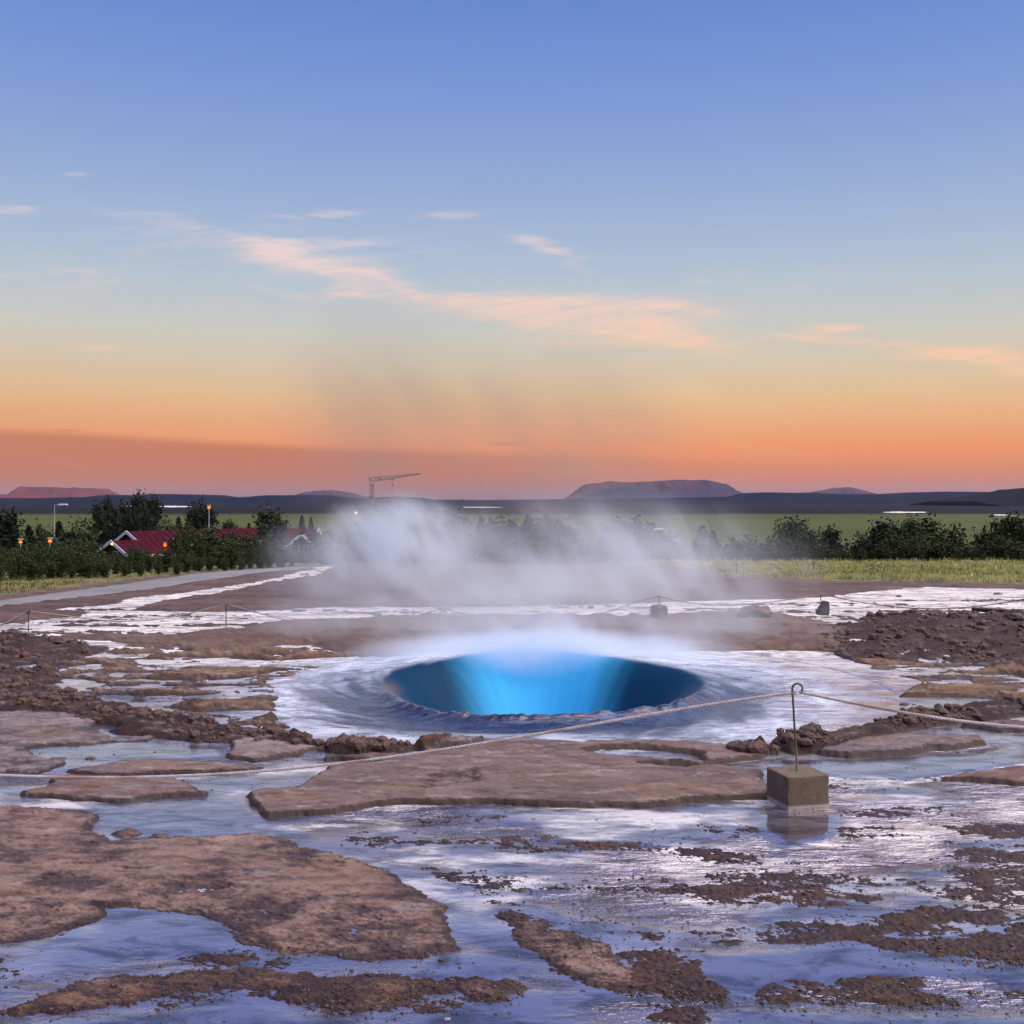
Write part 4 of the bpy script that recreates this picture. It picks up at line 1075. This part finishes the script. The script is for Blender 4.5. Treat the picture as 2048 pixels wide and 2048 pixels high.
# trees one can tell apart
def tree(name, kind, u, vt, d, wf, label, mi=0, zb=None):
    x = (u - 1024) / F * d; zb = surf_z(x, d) if zb is None else zb; zt = EYE - (vt - HOR) / F * d
    plant(name, kind, x, d, zb, zt - zb, wf, label, 'tree', None, mi)
TREES = [
 ('poplar_tree', 'poplar', 12, 1028, 120, 1.0, 'broad dark tree cut by the left edge above the hedge', 0),
 ('spruce_tree', 'spruce', 30, 1052, 118, 1.0, 'slim dark spruce next to the broad tree at the left edge', 0),
 ('spruce_tree', 'spruce', 58, 1052, 120, 1.1, 'pointed spruce left of the leftmost orange lamp', 0),
 ('spruce_tree', 'spruce', 44 + 35, 1050, 119, .9, 'narrow spruce right behind the leftmost orange lamp', 0),
 ('poplar_tree', 'poplar', 90, 1058, 116, .95, 'rounded dark tree right behind the second orange lamp', 1),
 ('spruce_tree', 'spruce', 134, 1060, 125, 1.0, 'small spruce close right of the tall unlit lamp post', 0),
 ('spruce_tree', 'spruce', 118, 1043, 134, 1.15, 'dark pointed tree just right of the tall unlit lamp post', 0),
 ('poplar_tree', 'poplar', 152, 1054, 125, 1.1, 'olive tree well left of the tall dark grove', 1),
 ('poplar_tree', 'poplar', 170, 1046, 128, 1.0, 'olive tree hugging the left flank of the tall dark grove', 1),
 ('poplar_tree', 'poplar', 198, 1008, 240, .85, 'leftmost tall poplar of the grove behind the big red roof', 0),
 ('poplar_tree', 'poplar', 214, 1003, 244, .8, 'second poplar from the left in the grove behind the big red roof', 0),
 ('poplar_tree', 'poplar', 232, 1014, 236, .95, 'lower poplar filling the grove left of its tallest tops', 0),
 ('poplar_tree', 'poplar', 250, 1010, 250, .95, 'poplar in the middle left of the grove', 0),
 ('poplar_tree', 'poplar', 272, 993, 246, .75, 'tallest twin poplar of the grove, the left of the pair', 0),
 ('poplar_tree', 'poplar', 284, 993, 250, .75, 'tallest twin poplar of the grove, the right of the pair', 0),
 ('poplar_tree', 'poplar', 262, 1018, 238, 1.1, 'wide low crowned poplar under the twin tops of the grove', 0),
 ('poplar_tree', 'poplar', 308, 1000, 242, .95, 'rightmost poplar of the grove, standing before the far river', 0),
 ('poplar_tree', 'poplar', 296, 1020, 236, 1.0, 'lower poplar just left of the rightmost one in the grove', 0),
 ('poplar_tree', 'poplar', 384, 1012, 235, 1.0, 'left tree of the tall clump behind the red lit lamp post', 0),
 ('poplar_tree', 'poplar', 400, 1003, 238, .9, 'tallest tree of the clump behind the red lit lamp post', 0),
 ('poplar_tree', 'poplar', 418, 1014, 235, .95, 'right tree of the clump behind the red lit lamp post', 0),
 ('spruce_tree', 'spruce', 357, 1033, 230, 1.2, 'small pointed tree above the roof between the two groves', 0),
 ('poplar_tree', 'poplar', 340, 1046, 225, 1.3, 'small round tree above the roof beside the pointed one', 1),
 ('poplar_tree', 'poplar', 458, 1045, 220, 1.3, 'small round tree above the long roof right of the lamp', 1),
 ('spruce_tree', 'spruce', 498, 1046, 220, 1.2, 'small tree above the long roof, halfway to the right hand house', 0),
 ('poplar_tree', 'poplar', 535, 1026, 150, 1.0, 'leafy tree standing between the long roof and the right hand house', 1),
 ('poplar_tree', 'poplar', 556, 1042, 150, 1.0, 'shorter leafy tree just left of the right hand house', 1),
 ('spruce_tree', 'spruce', 604, 1030, 230, 1.0, 'thin spruce behind the right hand house ridge', 0),
 ('spruce_tree', 'spruce', 622, 1034, 230, .9, 'second thin spruce behind the right hand house ridge', 0),
 ('poplar_tree', 'poplar', 640, 1070, 130, 1.2, 'hazy tree at the right corner of the right hand house', 1),
 ('poplar_tree', 'poplar', 670, 1076, 125, 1.2, 'hazy tree under the lit lamp inside the steam', 1),
 ('spruce_tree', 'spruce', 700, 1066, 125, 1.2, 'hazy conifer left of the thick white steam', 0),
 ('poplar_tree', 'poplar', 755, 1020, 140, 1.0, 'tall hazy tree at the foot of the crane', 0),
 ('poplar_tree', 'poplar', 775, 1024, 138, 1.0, 'tall hazy tree right of the crane mast', 0),
 ('poplar_tree', 'poplar', 800, 1040, 130, 1.1, 'hazy tree hidden behind the brightest steam', 0),
 ('spruce_tree', 'spruce', 878, 1024, 125, 1.0, 'hazy spruce left of the pointed pair behind the steam', 0),
 ('poplar_tree', 'poplar', 895, 1036, 125, 1.2, 'hazy round tree right of the brightest steam', 0),
 ('poplar_tree', 'poplar', 912, 1025, 128, 1.0, 'dim tree at the middle of the steam belt', 0),
 ('spruce_tree', 'spruce', 962, 1033, 120, 1.0, 'left of the two pointed spruces seen through the steam', 0),
 ('spruce_tree', 'spruce', 981, 1036, 118, .9, 'right of the two pointed spruces seen through the steam', 0),
 ('poplar_tree', 'poplar', 1000, 1052, 110, 1.3, 'round tree beside the two pointed spruces in the steam', 0),
 ('poplar_tree', 'poplar', 1030, 1062, 108, 1.3, 'low tree before the bright green field in the steam', 0),
 ('spruce_tree', 'spruce', 1056, 1031, 118, 1.0, 'slender spruce standing alone above the steam', 0),
 ('poplar_tree', 'poplar', 1075, 1050, 112, 1.3, 'round tree right of the lone slender spruce', 0),
 ('spruce_tree', 'spruce', 1096, 1034, 116, .9, 'thin spruce right of the round tree in the steam', 0),
 ('poplar_tree', 'poplar', 1118, 1058, 110, 1.4, 'low round tree left of the gap in the steam belt', 0),
 ('poplar_tree', 'poplar', 1230, 1050, 95, 1.2, 'dark tree at the left end of the clump behind the steam', 0),
 ('spruce_tree', 'spruce', 1250, 1048, 95, 1.1, 'pointed tree in the clump behind the steam', 0),
 ('poplar_tree', 'poplar', 1272, 1046, 95, 1.2, 'darkest tree of the clump behind the steam', 0),
 ('poplar_tree', 'poplar', 1292, 1062, 92, 1.3, 'lower tree at the right of the clump behind the steam', 0),
 ('poplar_tree', 'poplar', 1320, 1082, 90, 1.4, 'small dark tree near the far strip of water', 0),
 ('spruce_tree', 'spruce', 1404, 1052, 90, 1.4, 'steam dimmed conifer left of the birch row', 0),
 ('spruce_tree', 'spruce', 1425, 1062, 88, 1.3, 'smaller conifer beside the steam dimmed one', 0),
 ('poplar_tree', 'poplar', 1590, 1043, 70, 1.25, 'tallest tree of the left half of the birch row', 0),
 ('poplar_tree', 'poplar', 1660, 1062, 70, 1.2, 'upright tree in the dip of the birch row', 0),
 ('poplar_tree', 'poplar', 1762, 1044, 70, 1.15, 'pointed leafy tree in the middle of the birch row', 0),
 ('poplar_tree', 'poplar', 1783, 1048, 71, 1.2, 'tree leaning on the pointed one in the birch row', 0),
 ('poplar_tree', 'poplar', 1845, 1046, 70, 1.5, 'widest rounded tree of the birch row', 1),
 ('poplar_tree', 'poplar', 2022, 1038, 66, 1.3, 'big dark tree at the right edge of the photo', 1),
 ('poplar_tree', 'poplar', 2046, 1050, 66, 1.3, 'dark tree cut by the right edge of the photo', 1),
]
random.seed(5)
for nm, kd, u, vt, d, wf, lb, mi in TREES:
    tree(nm, kd, u, vt, d, wf, lb, mi)
# centre belt, low
random.seed(31)
belt(640, 1180, 30, fp_([(640, 1092), (800, 1092), (900, 1088), (1180, 1090)]), None, (84, 96), 'hazy low shrub', 'hazy shrubs behind the steam', 'willow_shrub', 'shrub', wf=(1.1, 1.6), mi=0)

# grass blades
def blades(name, regions, N, hgt, mat, label):
    bx_, by_, bz_ = [], [], []
    r = np.random.default_rng(9)
    for pl, cnt, (ua, ub, va, vb) in regions:
        v = r.uniform(va, vb, cnt); u = r.uniform(ua, ub, cnt); y = d_of_v(v) + r.uniform(-.3, .3, cnt); x = (u - 1024) / F * y
        k = sdf(x, y, pl) > 0; bx_.append(x[k]); by_.append(y[k])
    x = np.concatenate(bx_); y = np.concatenate(by_); z = np.array([gz(a, b) for a, b in zip(x, y)])
    n = len(x); hh_ = hgt * r.uniform(.5, 1.3, n) * (1 + .9 * fbm(x * .5, y * .5, 3)); w = .016; a = r.uniform(0, 3.14, n); l = r.normal(size=(n, 2)) * .35
    b0 = np.stack([x - w * np.cos(a), y - w * np.sin(a), z - .02], -1); b1 = np.stack([x + w * np.cos(a), y + w * np.sin(a), z - .02], -1)
    tp = np.stack([x + l[:, 0] * hh_, y + l[:, 1] * hh_, z + hh_], -1)
    o = link_mesh(name, mesh_np(name, np.stack([b0, b1, tp], 1).reshape(-1, 3), np.arange(n * 3).reshape(-1, 3), False), mat)
    tag(o, label, kind='stuff')
mgr, nt, bs = pmat('dry_grass'); pos = geo_pos(nt)
f = noise(nt, pos, .6, 4, .6); f2 = noise(nt, pos, 6, 2, .6)
c = mixc(nt, f.smooth(.42, .60), (.15, .19, .045, 1), (.50, .44, .15, 1)); c = mixc(nt, f2.smooth(.4, .7) * .5, c, (.62, .54, .22, 1))
nt.links.new(c, bs.inputs['Base Color']); bs.inputs['Roughness'].default_value = .9; bs.inputs['Specular IOR Level'].default_value = .1
mgr2, nt, bs = pmat('green_grass'); pos = geo_pos(nt)
f = noise(nt, pos, .5, 4, .6); c = mixc(nt, f.smooth(.42, .62), (.06, .085, .022, 1), (.15, .12, .05, 1))
nt.links.new(c, bs.inputs['Base Color']); bs.inputs['Roughness'].default_value = .9; bs.inputs['Specular IOR Level'].default_value = .1
PR = P([(1130,1046),(1300,1075),(1400,1092),(1600,1100),(1932,1106),(2600,1112),(2600,1040),(1130,1040)])
PL = P([(-700,1175),(-300,1140),(0,1128),(160,1108),(330,1086),(450,1074),(560,1068),(640,1062),(700,1040),(-700,1040)])
blades('grass', [(PR, 42000, (1180, 2480, 1119, 1182))], 0, .10, mgr, 'dry yellow grass with green patches on the rise to the right')
blades('grass', [(PL, 24000, (-400, 720, 1119, 1245))], 0, .06, mgr2, 'short green and straw coloured grass along the far side of the path')

# ------------------------------------------------------------------ houses
mroof = mat_simple('crimson_roof', (.20, .010, .045), .55, None)
mroof, nt, bs = pmat('crimson_roof'); tcn = nt.nodes.new('ShaderNodeTexCoord')
f = noise(nt, tcn.outputs['Object'], .8, 4, .6)
nt.links.new(mixc(nt, f.smooth(.3, .7), (.042, .0016, .007, 1), (.068, .0025, .012, 1)), bs.inputs['Base Color']); bs.inputs['Roughness'].default_value = .7; bs.inputs['Specular IOR Level'].default_value = .1
mwhite = mat_simple('white_trim', (.62, .62, .72), .6)
mwall = mat_simple('dark_timber_wall', (.035, .022, .022), .8, 2)
mglass = mat_simple('dark_glass', (.02, .025, .035), .1)
def gable_house(name, loc, rz, L, Wd, eave, ridge, label, over=.5, chim=True, trim=.5):
    """axis of the ridge along local x, gable ends at x=0 and x=L"""
    r = empty(name, loc, rz); tag(r, label, 'house')
    w = Wd / 2
    bmx = bmesh.new()      # walls with gables
    for x0 in (0, L):
        poly(bmx, [(x0, -w, 0), (x0, w, 0), (x0, w, eave), (x0, 0, ridge - .12), (x0, -w, eave)][::1 if x0 else -1])
    poly(bmx, [(0, -w, 0), (L, -w, 0), (L, -w, eave), (0, -w, eave)]); poly(bmx, [(L, w, 0), (0, w, 0), (0, w, eave), (L, w, eave)])
    bm_obj('wall', bmx, mwall, r)
    bmx = bmesh.new(); sl_ = (ridge - eave) / w; ye = w + over; ze = eave - over * sl_
    for s in (-1, 1):
        a = [(-over * 1.6, 0, ridge), (L + over, 0, ridge), (L + over, s * ye, ze), (-over * 1.6, s * ye, ze)]
        lo = [(x, y, z - .18) for x, y, z in a]
        vs_ = [bmx.verts.new(p) for p in a + lo]
        for q in ((0, 1, 2, 3), (7, 6, 5, 4), (0, 4, 5, 1), (1, 5, 6, 2), (2, 6, 7, 3), (3, 7, 4, 0)): bmx.faces.new([vs_[i] for i in q])
    rf = bm_obj('roof', bmx, mroof, r)
    # standing seams of the metal roof
    for xx in np.arange(-over, L + over, 1.2):
        bmx = bmesh.new()
        for s in (-1, 1): add_bar(bmx, (xx, s * .05, ridge + .02), (xx, s * ye, ze + .02), .04, 4)
        bm_obj('seam', bmx, mroof, rf)
    for x0 in (-over * 1.6 - .06, L + over + .06):
        for s in (-1, 1):
            bmx = bmesh.new(); d = Vector((0, s * ye, ze - ridge))
            v8 = []
            for (yy_, zz_) in ((0, ridge + .1), (s * (ye + .1), ze + .1)):
                for dx_ in (-.05, .05):
                    for dz_ in (-trim, .03): v8.append(bmx.verts.new((x0 + dx_, yy_, zz_ + dz_)))
            bmesh.ops.convex_hull(bmx, input=v8); bm_obj('bargeboard', bmx, mwhite, rf)
    for s in (-1, 1):
        bmx = bmesh.new(); add_box(bmx, (L / 2, s * (ye + .06), ze - .12), (L + over * 2, .1, .34)); bm_obj('fascia', bmx, mwhite, rf)
    if chim:
        bmx = bmesh.new(); add_box(bmx, (L * .45, .6, ridge + .15), (.7, .5, .9)); bm_obj('chimney', bmx, mwall, rf)
    nwin = max(1, int(L / 4))
    for i in range(nwin):
        xx = (i + .5) * L / nwin
        bmx = bmesh.new(); add_box(bmx, (xx, -w - .03, eave * .55), (1.5, .1, 1.3)); wn = bm_obj('window', bmx, mwhite, r)
        bmx = bmesh.new(); add_box(bmx, (xx, -w - .09, eave * .55), (1.3, .05, 1.1)); bm_obj('pane', bmx, mglass, wn)
    bmx = bmesh.new(); add_box(bmx, (-.03, 0, eave * .9), (.1, 1.6, 1.2)); wn = bm_obj('window', bmx, mwhite, r)
    bmx = bmesh.new(); add_box(bmx, (-.09, 0, eave * .9), (.05, 1.4, 1.0)); bm_obj('pane', bmx, mglass, wn)
    return r
ZG = -9.8
def hloc(u, d): return ((u - 1024) / F * d, d, ZG)
DH = 176
def zrel(v, d): return EYE - (v - HOR) / F * d - ZG
gable_house('red_roofed_house', hloc(262, DH), math.radians(50), 25, 8.4, zrel(1087, DH), zrel(1062, DH), 'long dark house with crimson roof and white gable boards behind the hedge')
gable_house('red_roofed_house', hloc(232, 166), math.radians(48), 9.0, 9.0, zrel(1106, 166), zrel(1081, 166), 'lower crimson roofed wing in front of the long house, lamp under its gable', chim=False)
gable_house('red_roofed_house', hloc(575, 182), math.radians(-2), 4.6, 11, zrel(1086, 182), zrel(1057, 182), 'small crimson roofed house at the edge of the steam', chim=False, trim=.25)
gable_house('red_roofed_house', hloc(607, 170), math.radians(78), 5, 4.6, zrel(1092, 170), zrel(1066, 170), 'front gable of crimson roof and white boards beside the steam', chim=False)
gable_house('red_roofed_house', hloc(420, 200), math.radians(6), 12, 7, zrel(1088, 200), zrel(1063, 200), 'crimson roof of the rear wing half hidden by hedge behind the red lit lamp post', chim=True)
mblue = mat_simple('blue_sheet', (.03, .06, .22), .6)
bmx = bmesh.new(); add_box(bmx, (0, 0, 1.2), (1.7, .3, 1.3), 0, .08); o = bm_obj('sign_board', bmx, mblue); o.location = at(101, 1107, 130)
tag(o, 'dark blue board behind the second orange lamp post', 'board')
bmx = bmesh.new(); add_box(bmx, (0, 0, .3), (4.2, 1.5, 1.0), 0, .3); add_box(bmx, (0, 0, 1.0), (2.4, 1.3, .6), 0, .25); o = bm_obj('parked_car', bmx, mat_simple('blue_car_paint', (.03, .05, .13), .3)); o.location = at(1312, 1092, 105)
o.location.z = float(h0(105)) + .1; o.location.z = at(1312, 1094, 105).z
tag(o, 'small dark blue car far behind the steam near the strip of water', 'car')

# ------------------------------------------------------------------ lamps
def emis(name, c, k):
    mt = bpy.data.materials.new(name); mt.use_nodes = True; n = mt.node_tree; n.nodes.clear()
    o = n.nodes.new('ShaderNodeOutputMaterial'); e = n.nodes.new('ShaderNodeEmission'); e.inputs[0].default_value = (*c, 1); e.inputs[1].default_value = k
    n.links.new(e.outputs[0], o.inputs[0]); return mt
morange = emis('sodium_lamp', (1.0, .15, .015), 3.2); mwarm = emis('warm_lamp', (1.0, .45, .16), 3.5)
mpost = mat_simple('galvanised_post', (.36, .37, .42), .6)
def lamp(u, v, d, ground, lit, label, arm=0, r=.2, pr=.07):
    p = at(u, v, d); root = empty('street_lamp', (p.x, p.y, ground)); tag(root, label, 'street lamp')
    H = p.z - ground
    bmx = bmesh.new(); add_bar(bmx, (0, 0, 0), (0, 0, H), pr, 8, pr * .7)
    if arm: add_bar(bmx, (0, 0, H), (arm, 0, H + .1), pr * .6, 6)
    bm_obj('post', bmx, mpost, root)
    bmx = bmesh.new()
    if lit:
        add_box(bmx, (arm * .7, 0, H + .26), (.5, .3, .14), 0, .05); bm_obj('hood', bmx, mpost, root)
        bmx = bmesh.new(); bmesh.ops.create_icosphere(bmx, subdivisions=2, radius=r, matrix=Matrix.Translation((arm * .7, 0, H)) @ Matrix.Diagonal((1, 1, .8, 1)))
        bm_obj('lamp_glass', bmx, lit, root, True)
    else:
        add_box(bmx, (arm + .3, 0, H + .1), (1.1, .35, .2), 0, .08); bm_obj('lamp_head', bmx, mwhite, root)
lamp(41, 1084, 110, -8.5, morange, 'leftmost glowing orange lamp among the spruces', r=.17)
lamp(100, 1082, 110, -8.5, morange, 'glowing orange lamp on a low post before the blue board', r=.19)
lamp(109, 1011, 130, -9, None, 'tall thin unlit lamp post rising against the green plain at left', arm=.7, pr=.07)
lamp(418, 1015, 140, -9, morange, 'tall post with a red orange light in front of the tree clump', r=.2, pr=.08)
lamp(520, 1086, 140, -9, morange, 'small orange lamp between the long roof and the right hand house', r=.16)
lamp(712, 1026, 150, -9, mwarm, 'lit pale lamp on a post inside the edge of the steam', r=.18, pr=.07)
def wall_lamp(u, v, d, mt_, label, r=.18):
    root = empty('wall_lamp', at(u, v, d)); tag(root, label, 'wall lamp')
    bmx = bmesh.new(); bmesh.ops.create_icosphere(bmx, subdivisions=2, radius=r); bm_obj('lamp_glass', bmx, mt_, root, True)
    bmx = bmesh.new(); add_bar(bmx, (0, 0, r * .7), (0, .3, r * 1.6), .05, 6); add_box(bmx, (0, 0, r * 1.25), (.4, .4, .08)); bm_obj('bracket', bmx, mpost, root)
wall_lamp(224, 1088, 158, mwarm, 'warm white lamp under the left gable tip of the low red wing')
wall_lamp(330, 1090, 152, morange, 'bright orange lamp in front of the low red roof of the long house', .22)

# ------------------------------------------------------------------ tower crane
DC = 600
mcr = mat_simple('crane_steel', (.13, .085, .07), .7)
cb = at(745, 1042, DC); crane = empty('tower_crane', (cb.x, cb.y, -10)); tag(crane, 'tower crane with a raised lattice jib pointing right above the steam', 'crane')
def cp(u, v, dy=0): p = at(u, v, DC); return Vector((p.x - cb.x, dy, p.z + 10))
def lattice(bm, p, q, wid, n, r):
    p, q = Vector(p), Vector(q); ax = (q - p); a = ax.normalized(); s = a.cross(Vector((0, 1, 0)))
    if s.length < .2: s = Vector((1, 0, 0))
    s.normalize(); t = a.cross(s)
    cs = [(s * i + t * j) * wid / 2 for i, j in ((1, 1), (1, -1), (-1, -1), (-1, 1))]
    for c_ in cs: add_bar(bm, p + c_, q + c_, r, 4)
    for k in range(n):
        for i in range(4):
            c1_, c2_ = cs[i], cs[(i + 1) % 4]
            add_bar(bm, p + ax * (k / n) + c1_, p + ax * ((k + 1) / n) + c2_, r * .6, 3)
            add_bar(bm, p + ax * (k / n) + c1_, p + ax * (k / n) + c2_, r * .6, 3)
bmx = bmesh.new(); lattice(bmx, cp(745, 1042), cp(745, 966), 1.0, 14, .16); bm_obj('mast', bmx, mcr, crane)
bmx = bmesh.new()
j0, j1 = cp(748, 963), cp(841, 948)
n = 14
for k in range(n + 1):
    t = k / n; c_ = j0.lerp(j1, t); hgt = 2.0 * (1 - t) + .35
    if k:
        for (a_, b_) in ((pc + Vector((0, .5, 0)), c_ + Vector((0, .5, 0))), (pc - Vector((0, .5, 0)), c_ - Vector((0, .5, 0))), (pc + Vector((0, 0, ph)), c_ + Vector((0, 0, hgt))), (pc + Vector((0, 0, ph)), c_ + Vector((0, .5, 0))), (pc + Vector((0, 0, ph)), c_ - Vector((0, .5, 0))), (pc + Vector((0, .5, 0)), c_ + Vector((0, 0, hgt)))):
            add_bar(bmx, a_, b_, .15, 4)
    pc, ph = c_, hgt
bm_obj('jib', bmx, mcr, crane)
bmx = bmesh.new(); add_bar(bmx, cp(747, 964), cp(738, 955), .28, 5); add_bar(bmx, cp(741, 962), cp(738, 955), .2, 5); add_bar(bmx, cp(738, 955), j0 + Vector((3.2, 0, 2.1)), .12, 4); bm_obj('tower_top', bmx, mcr, crane)
bmx = bmesh.new(); add_bar(bmx, cp(739, 957), cp(739.5, 1000), .10, 4); add_bar(bmx, cp(740.5, 957), cp(741, 1000), .08, 4); add_bar(bmx, cp(744, 967), cp(739, 974), .12, 4); bm_obj('back_stay', bmx, mcr, crane)
bmx = bmesh.new(); add_box(bmx, cp(785, 958.8), (1.6, 1.2, .7), 0, .1); bm_obj('trolley', bmx, mcr, crane)
bmx = bmesh.new(); add_bar(bmx, cp(785, 959), cp(785, 995), .06, 4); bm_obj('cable', bmx, mcr, crane)
bmx = bmesh.new(); bmesh.ops.create_icosphere(bmx, subdivisions=2, radius=.55, matrix=Matrix.Translation(cp(785, 969))); bm_obj('hook_block', bmx, mcr, crane)
bmx = bmesh.new(); add_box(bmx, cp(760, 958), (1.5, 1.0, .9), 0, .1); bm_obj('winch', bmx, mcr, crane)

# ------------------------------------------------------------------ steam
def steam(u, v, d, ru, rv, rd, dens, label, col=(.97, .98, 1.0), nsc=1.6, seed=0.0, aniso=.0, lean=0.0, contrast=(.38, .68)):
    """lumpy closed hull filled with thinning vapour"""
    bmx = bmesh.new(); bmesh.ops.create_icosphere(bmx, subdivisions=4, radius=1.0)
    c_ = at(u, v, d); sx__, sz__ = ru / F * d, rv / F * d
    o = bm_obj('steam', bmx, None); o.location = c_; o.scale = (sx__, rd, sz__); o.rotation_euler = (0, lean, 0)
    mt = bpy.data.materials.new('steam'); mt.use_nodes = True; n = mt.node_tree; n.nodes.clear()
    out_ = n.nodes.new('ShaderNodeOutputMaterial'); pv = n.nodes.new('ShaderNodeVolumePrincipled'); n.links.new(pv.outputs[0], out_.inputs['Volume'])
    tcn = n.nodes.new('ShaderNodeTexCoord'); x, y, z = sep(n, tcn.outputs['Object'])
    r2 = x * x + y * y + z * z
    fall = (1.0 - r2).max(0.0); fall = fall * fall
    pos = n.nodes.new('ShaderNodeNewGeometry').outputs['Position']
    px_, py_, pz_ = sep(n, pos)
    nz = noise(n, comb(n, px_ + seed + pz_ * .5, py_, pz_ * .62 + seed), nsc, 3, .55, .35).smooth(*contrast)
    de = fall * (nz * .93 + .07) * dens
    n.links.new(de.s, pv.inputs['Density']); pv.inputs['Color'].default_value = (*col, 1); pv.inputs['Anisotropy'].default_value = aniso
    o.data.materials.append(mt); tag(o, label, kind='stuff')
    return o
SC = (.84, .91, 1.0)
steam(790, 1085, 24, 200, 115, 2.2, 2.9, 'dense white puff of steam rolling up left of the pool', seed=3.3, nsc=1.25, contrast=(.44, .62), col=SC)
steam(1000, 1180, 15, 500, 95, 2.0, 1.05, 'low bank of steam drifting behind the pool', seed=5.0, contrast=(.42, .64), col=SC)
steam(1100, 1285, 11.4, 470, 90, 1.0, 1.9, 'thin steam rising off the back of the blue vent', seed=7.0, contrast=(.34, .66), col=SC)
steam(1090, 1310, 10.85, 450, 58, .62, 7.0, 'veil of steam lying over the far edge of the blue vent', seed=9.0, contrast=(.15, .55), col=SC)
steam(1180, 1125, 20, 540, 165, 3.0, .72, 'veil of steam in front of the distant trees', seed=11.0, nsc=1.0, contrast=(.42, .64), col=SC)
steam(800, 850, 18, 310, 290, 3.0, .33, 'faint tall steam plume fading against the orange sky above the crane', seed=14.0, nsc=.9, col=(.45, .40, .39), contrast=(.36, .70))  # both tall plumes: dimmer lighting put into the vapour's darker grey
steam(1130, 890, 18.5, 310, 250, 3.0, .33, 'faint shade-tinted steam plume above the left end of the flat mountain', seed=24.0, nsc=1.0, col=(.45, .40, .39), contrast=(.36, .70))
steam(1440, 1235, 13, 270, 90, 1.3, 1.1, 'wisps of steam over the rocks right of the pool', seed=17.0, contrast=(.40, .66), col=SC)
steam(700, 1240, 13, 250, 80, 1.2, 1.1, 'wisps of steam over the mounds left of the pool', seed=27.0, contrast=(.40, .66), col=SC)
steam(1080, 1228, 12.9, 560, 70, 1.1, .75, 'low mist lying over the mounds directly behind the pool', seed=33.0, contrast=(.38, .66), col=SC)
steam(660, 1130, 22, 190, 120, 2.0, .6, 'thin steam by the end of the path', seed=19.0, col=SC)
# ------------------------------------------------------------------ evening haze
mh = bpy.data.materials.new('haze'); mh.use_nodes = True; n = mh.node_tree; n.nodes.clear()
out_ = n.nodes.new('ShaderNodeOutputMaterial'); pv = n.nodes.new('ShaderNodeVolumePrincipled'); n.links.new(pv.outputs[0], out_.inputs['Volume'])
pv.inputs['Color'].default_value = (.62, .68, 1.0, 1); pv.inputs['Density'].default_value = 2.2e-5; pv.inputs['Anisotropy'].default_value = .2
bm = bmesh.new(); add_box(bm, (0, 7000, 80), (34000, 17000, 190))
hz = bm_obj('haze', bm, mh); tag(hz, 'thin blue evening haze over the whole plain', kind='stuff')
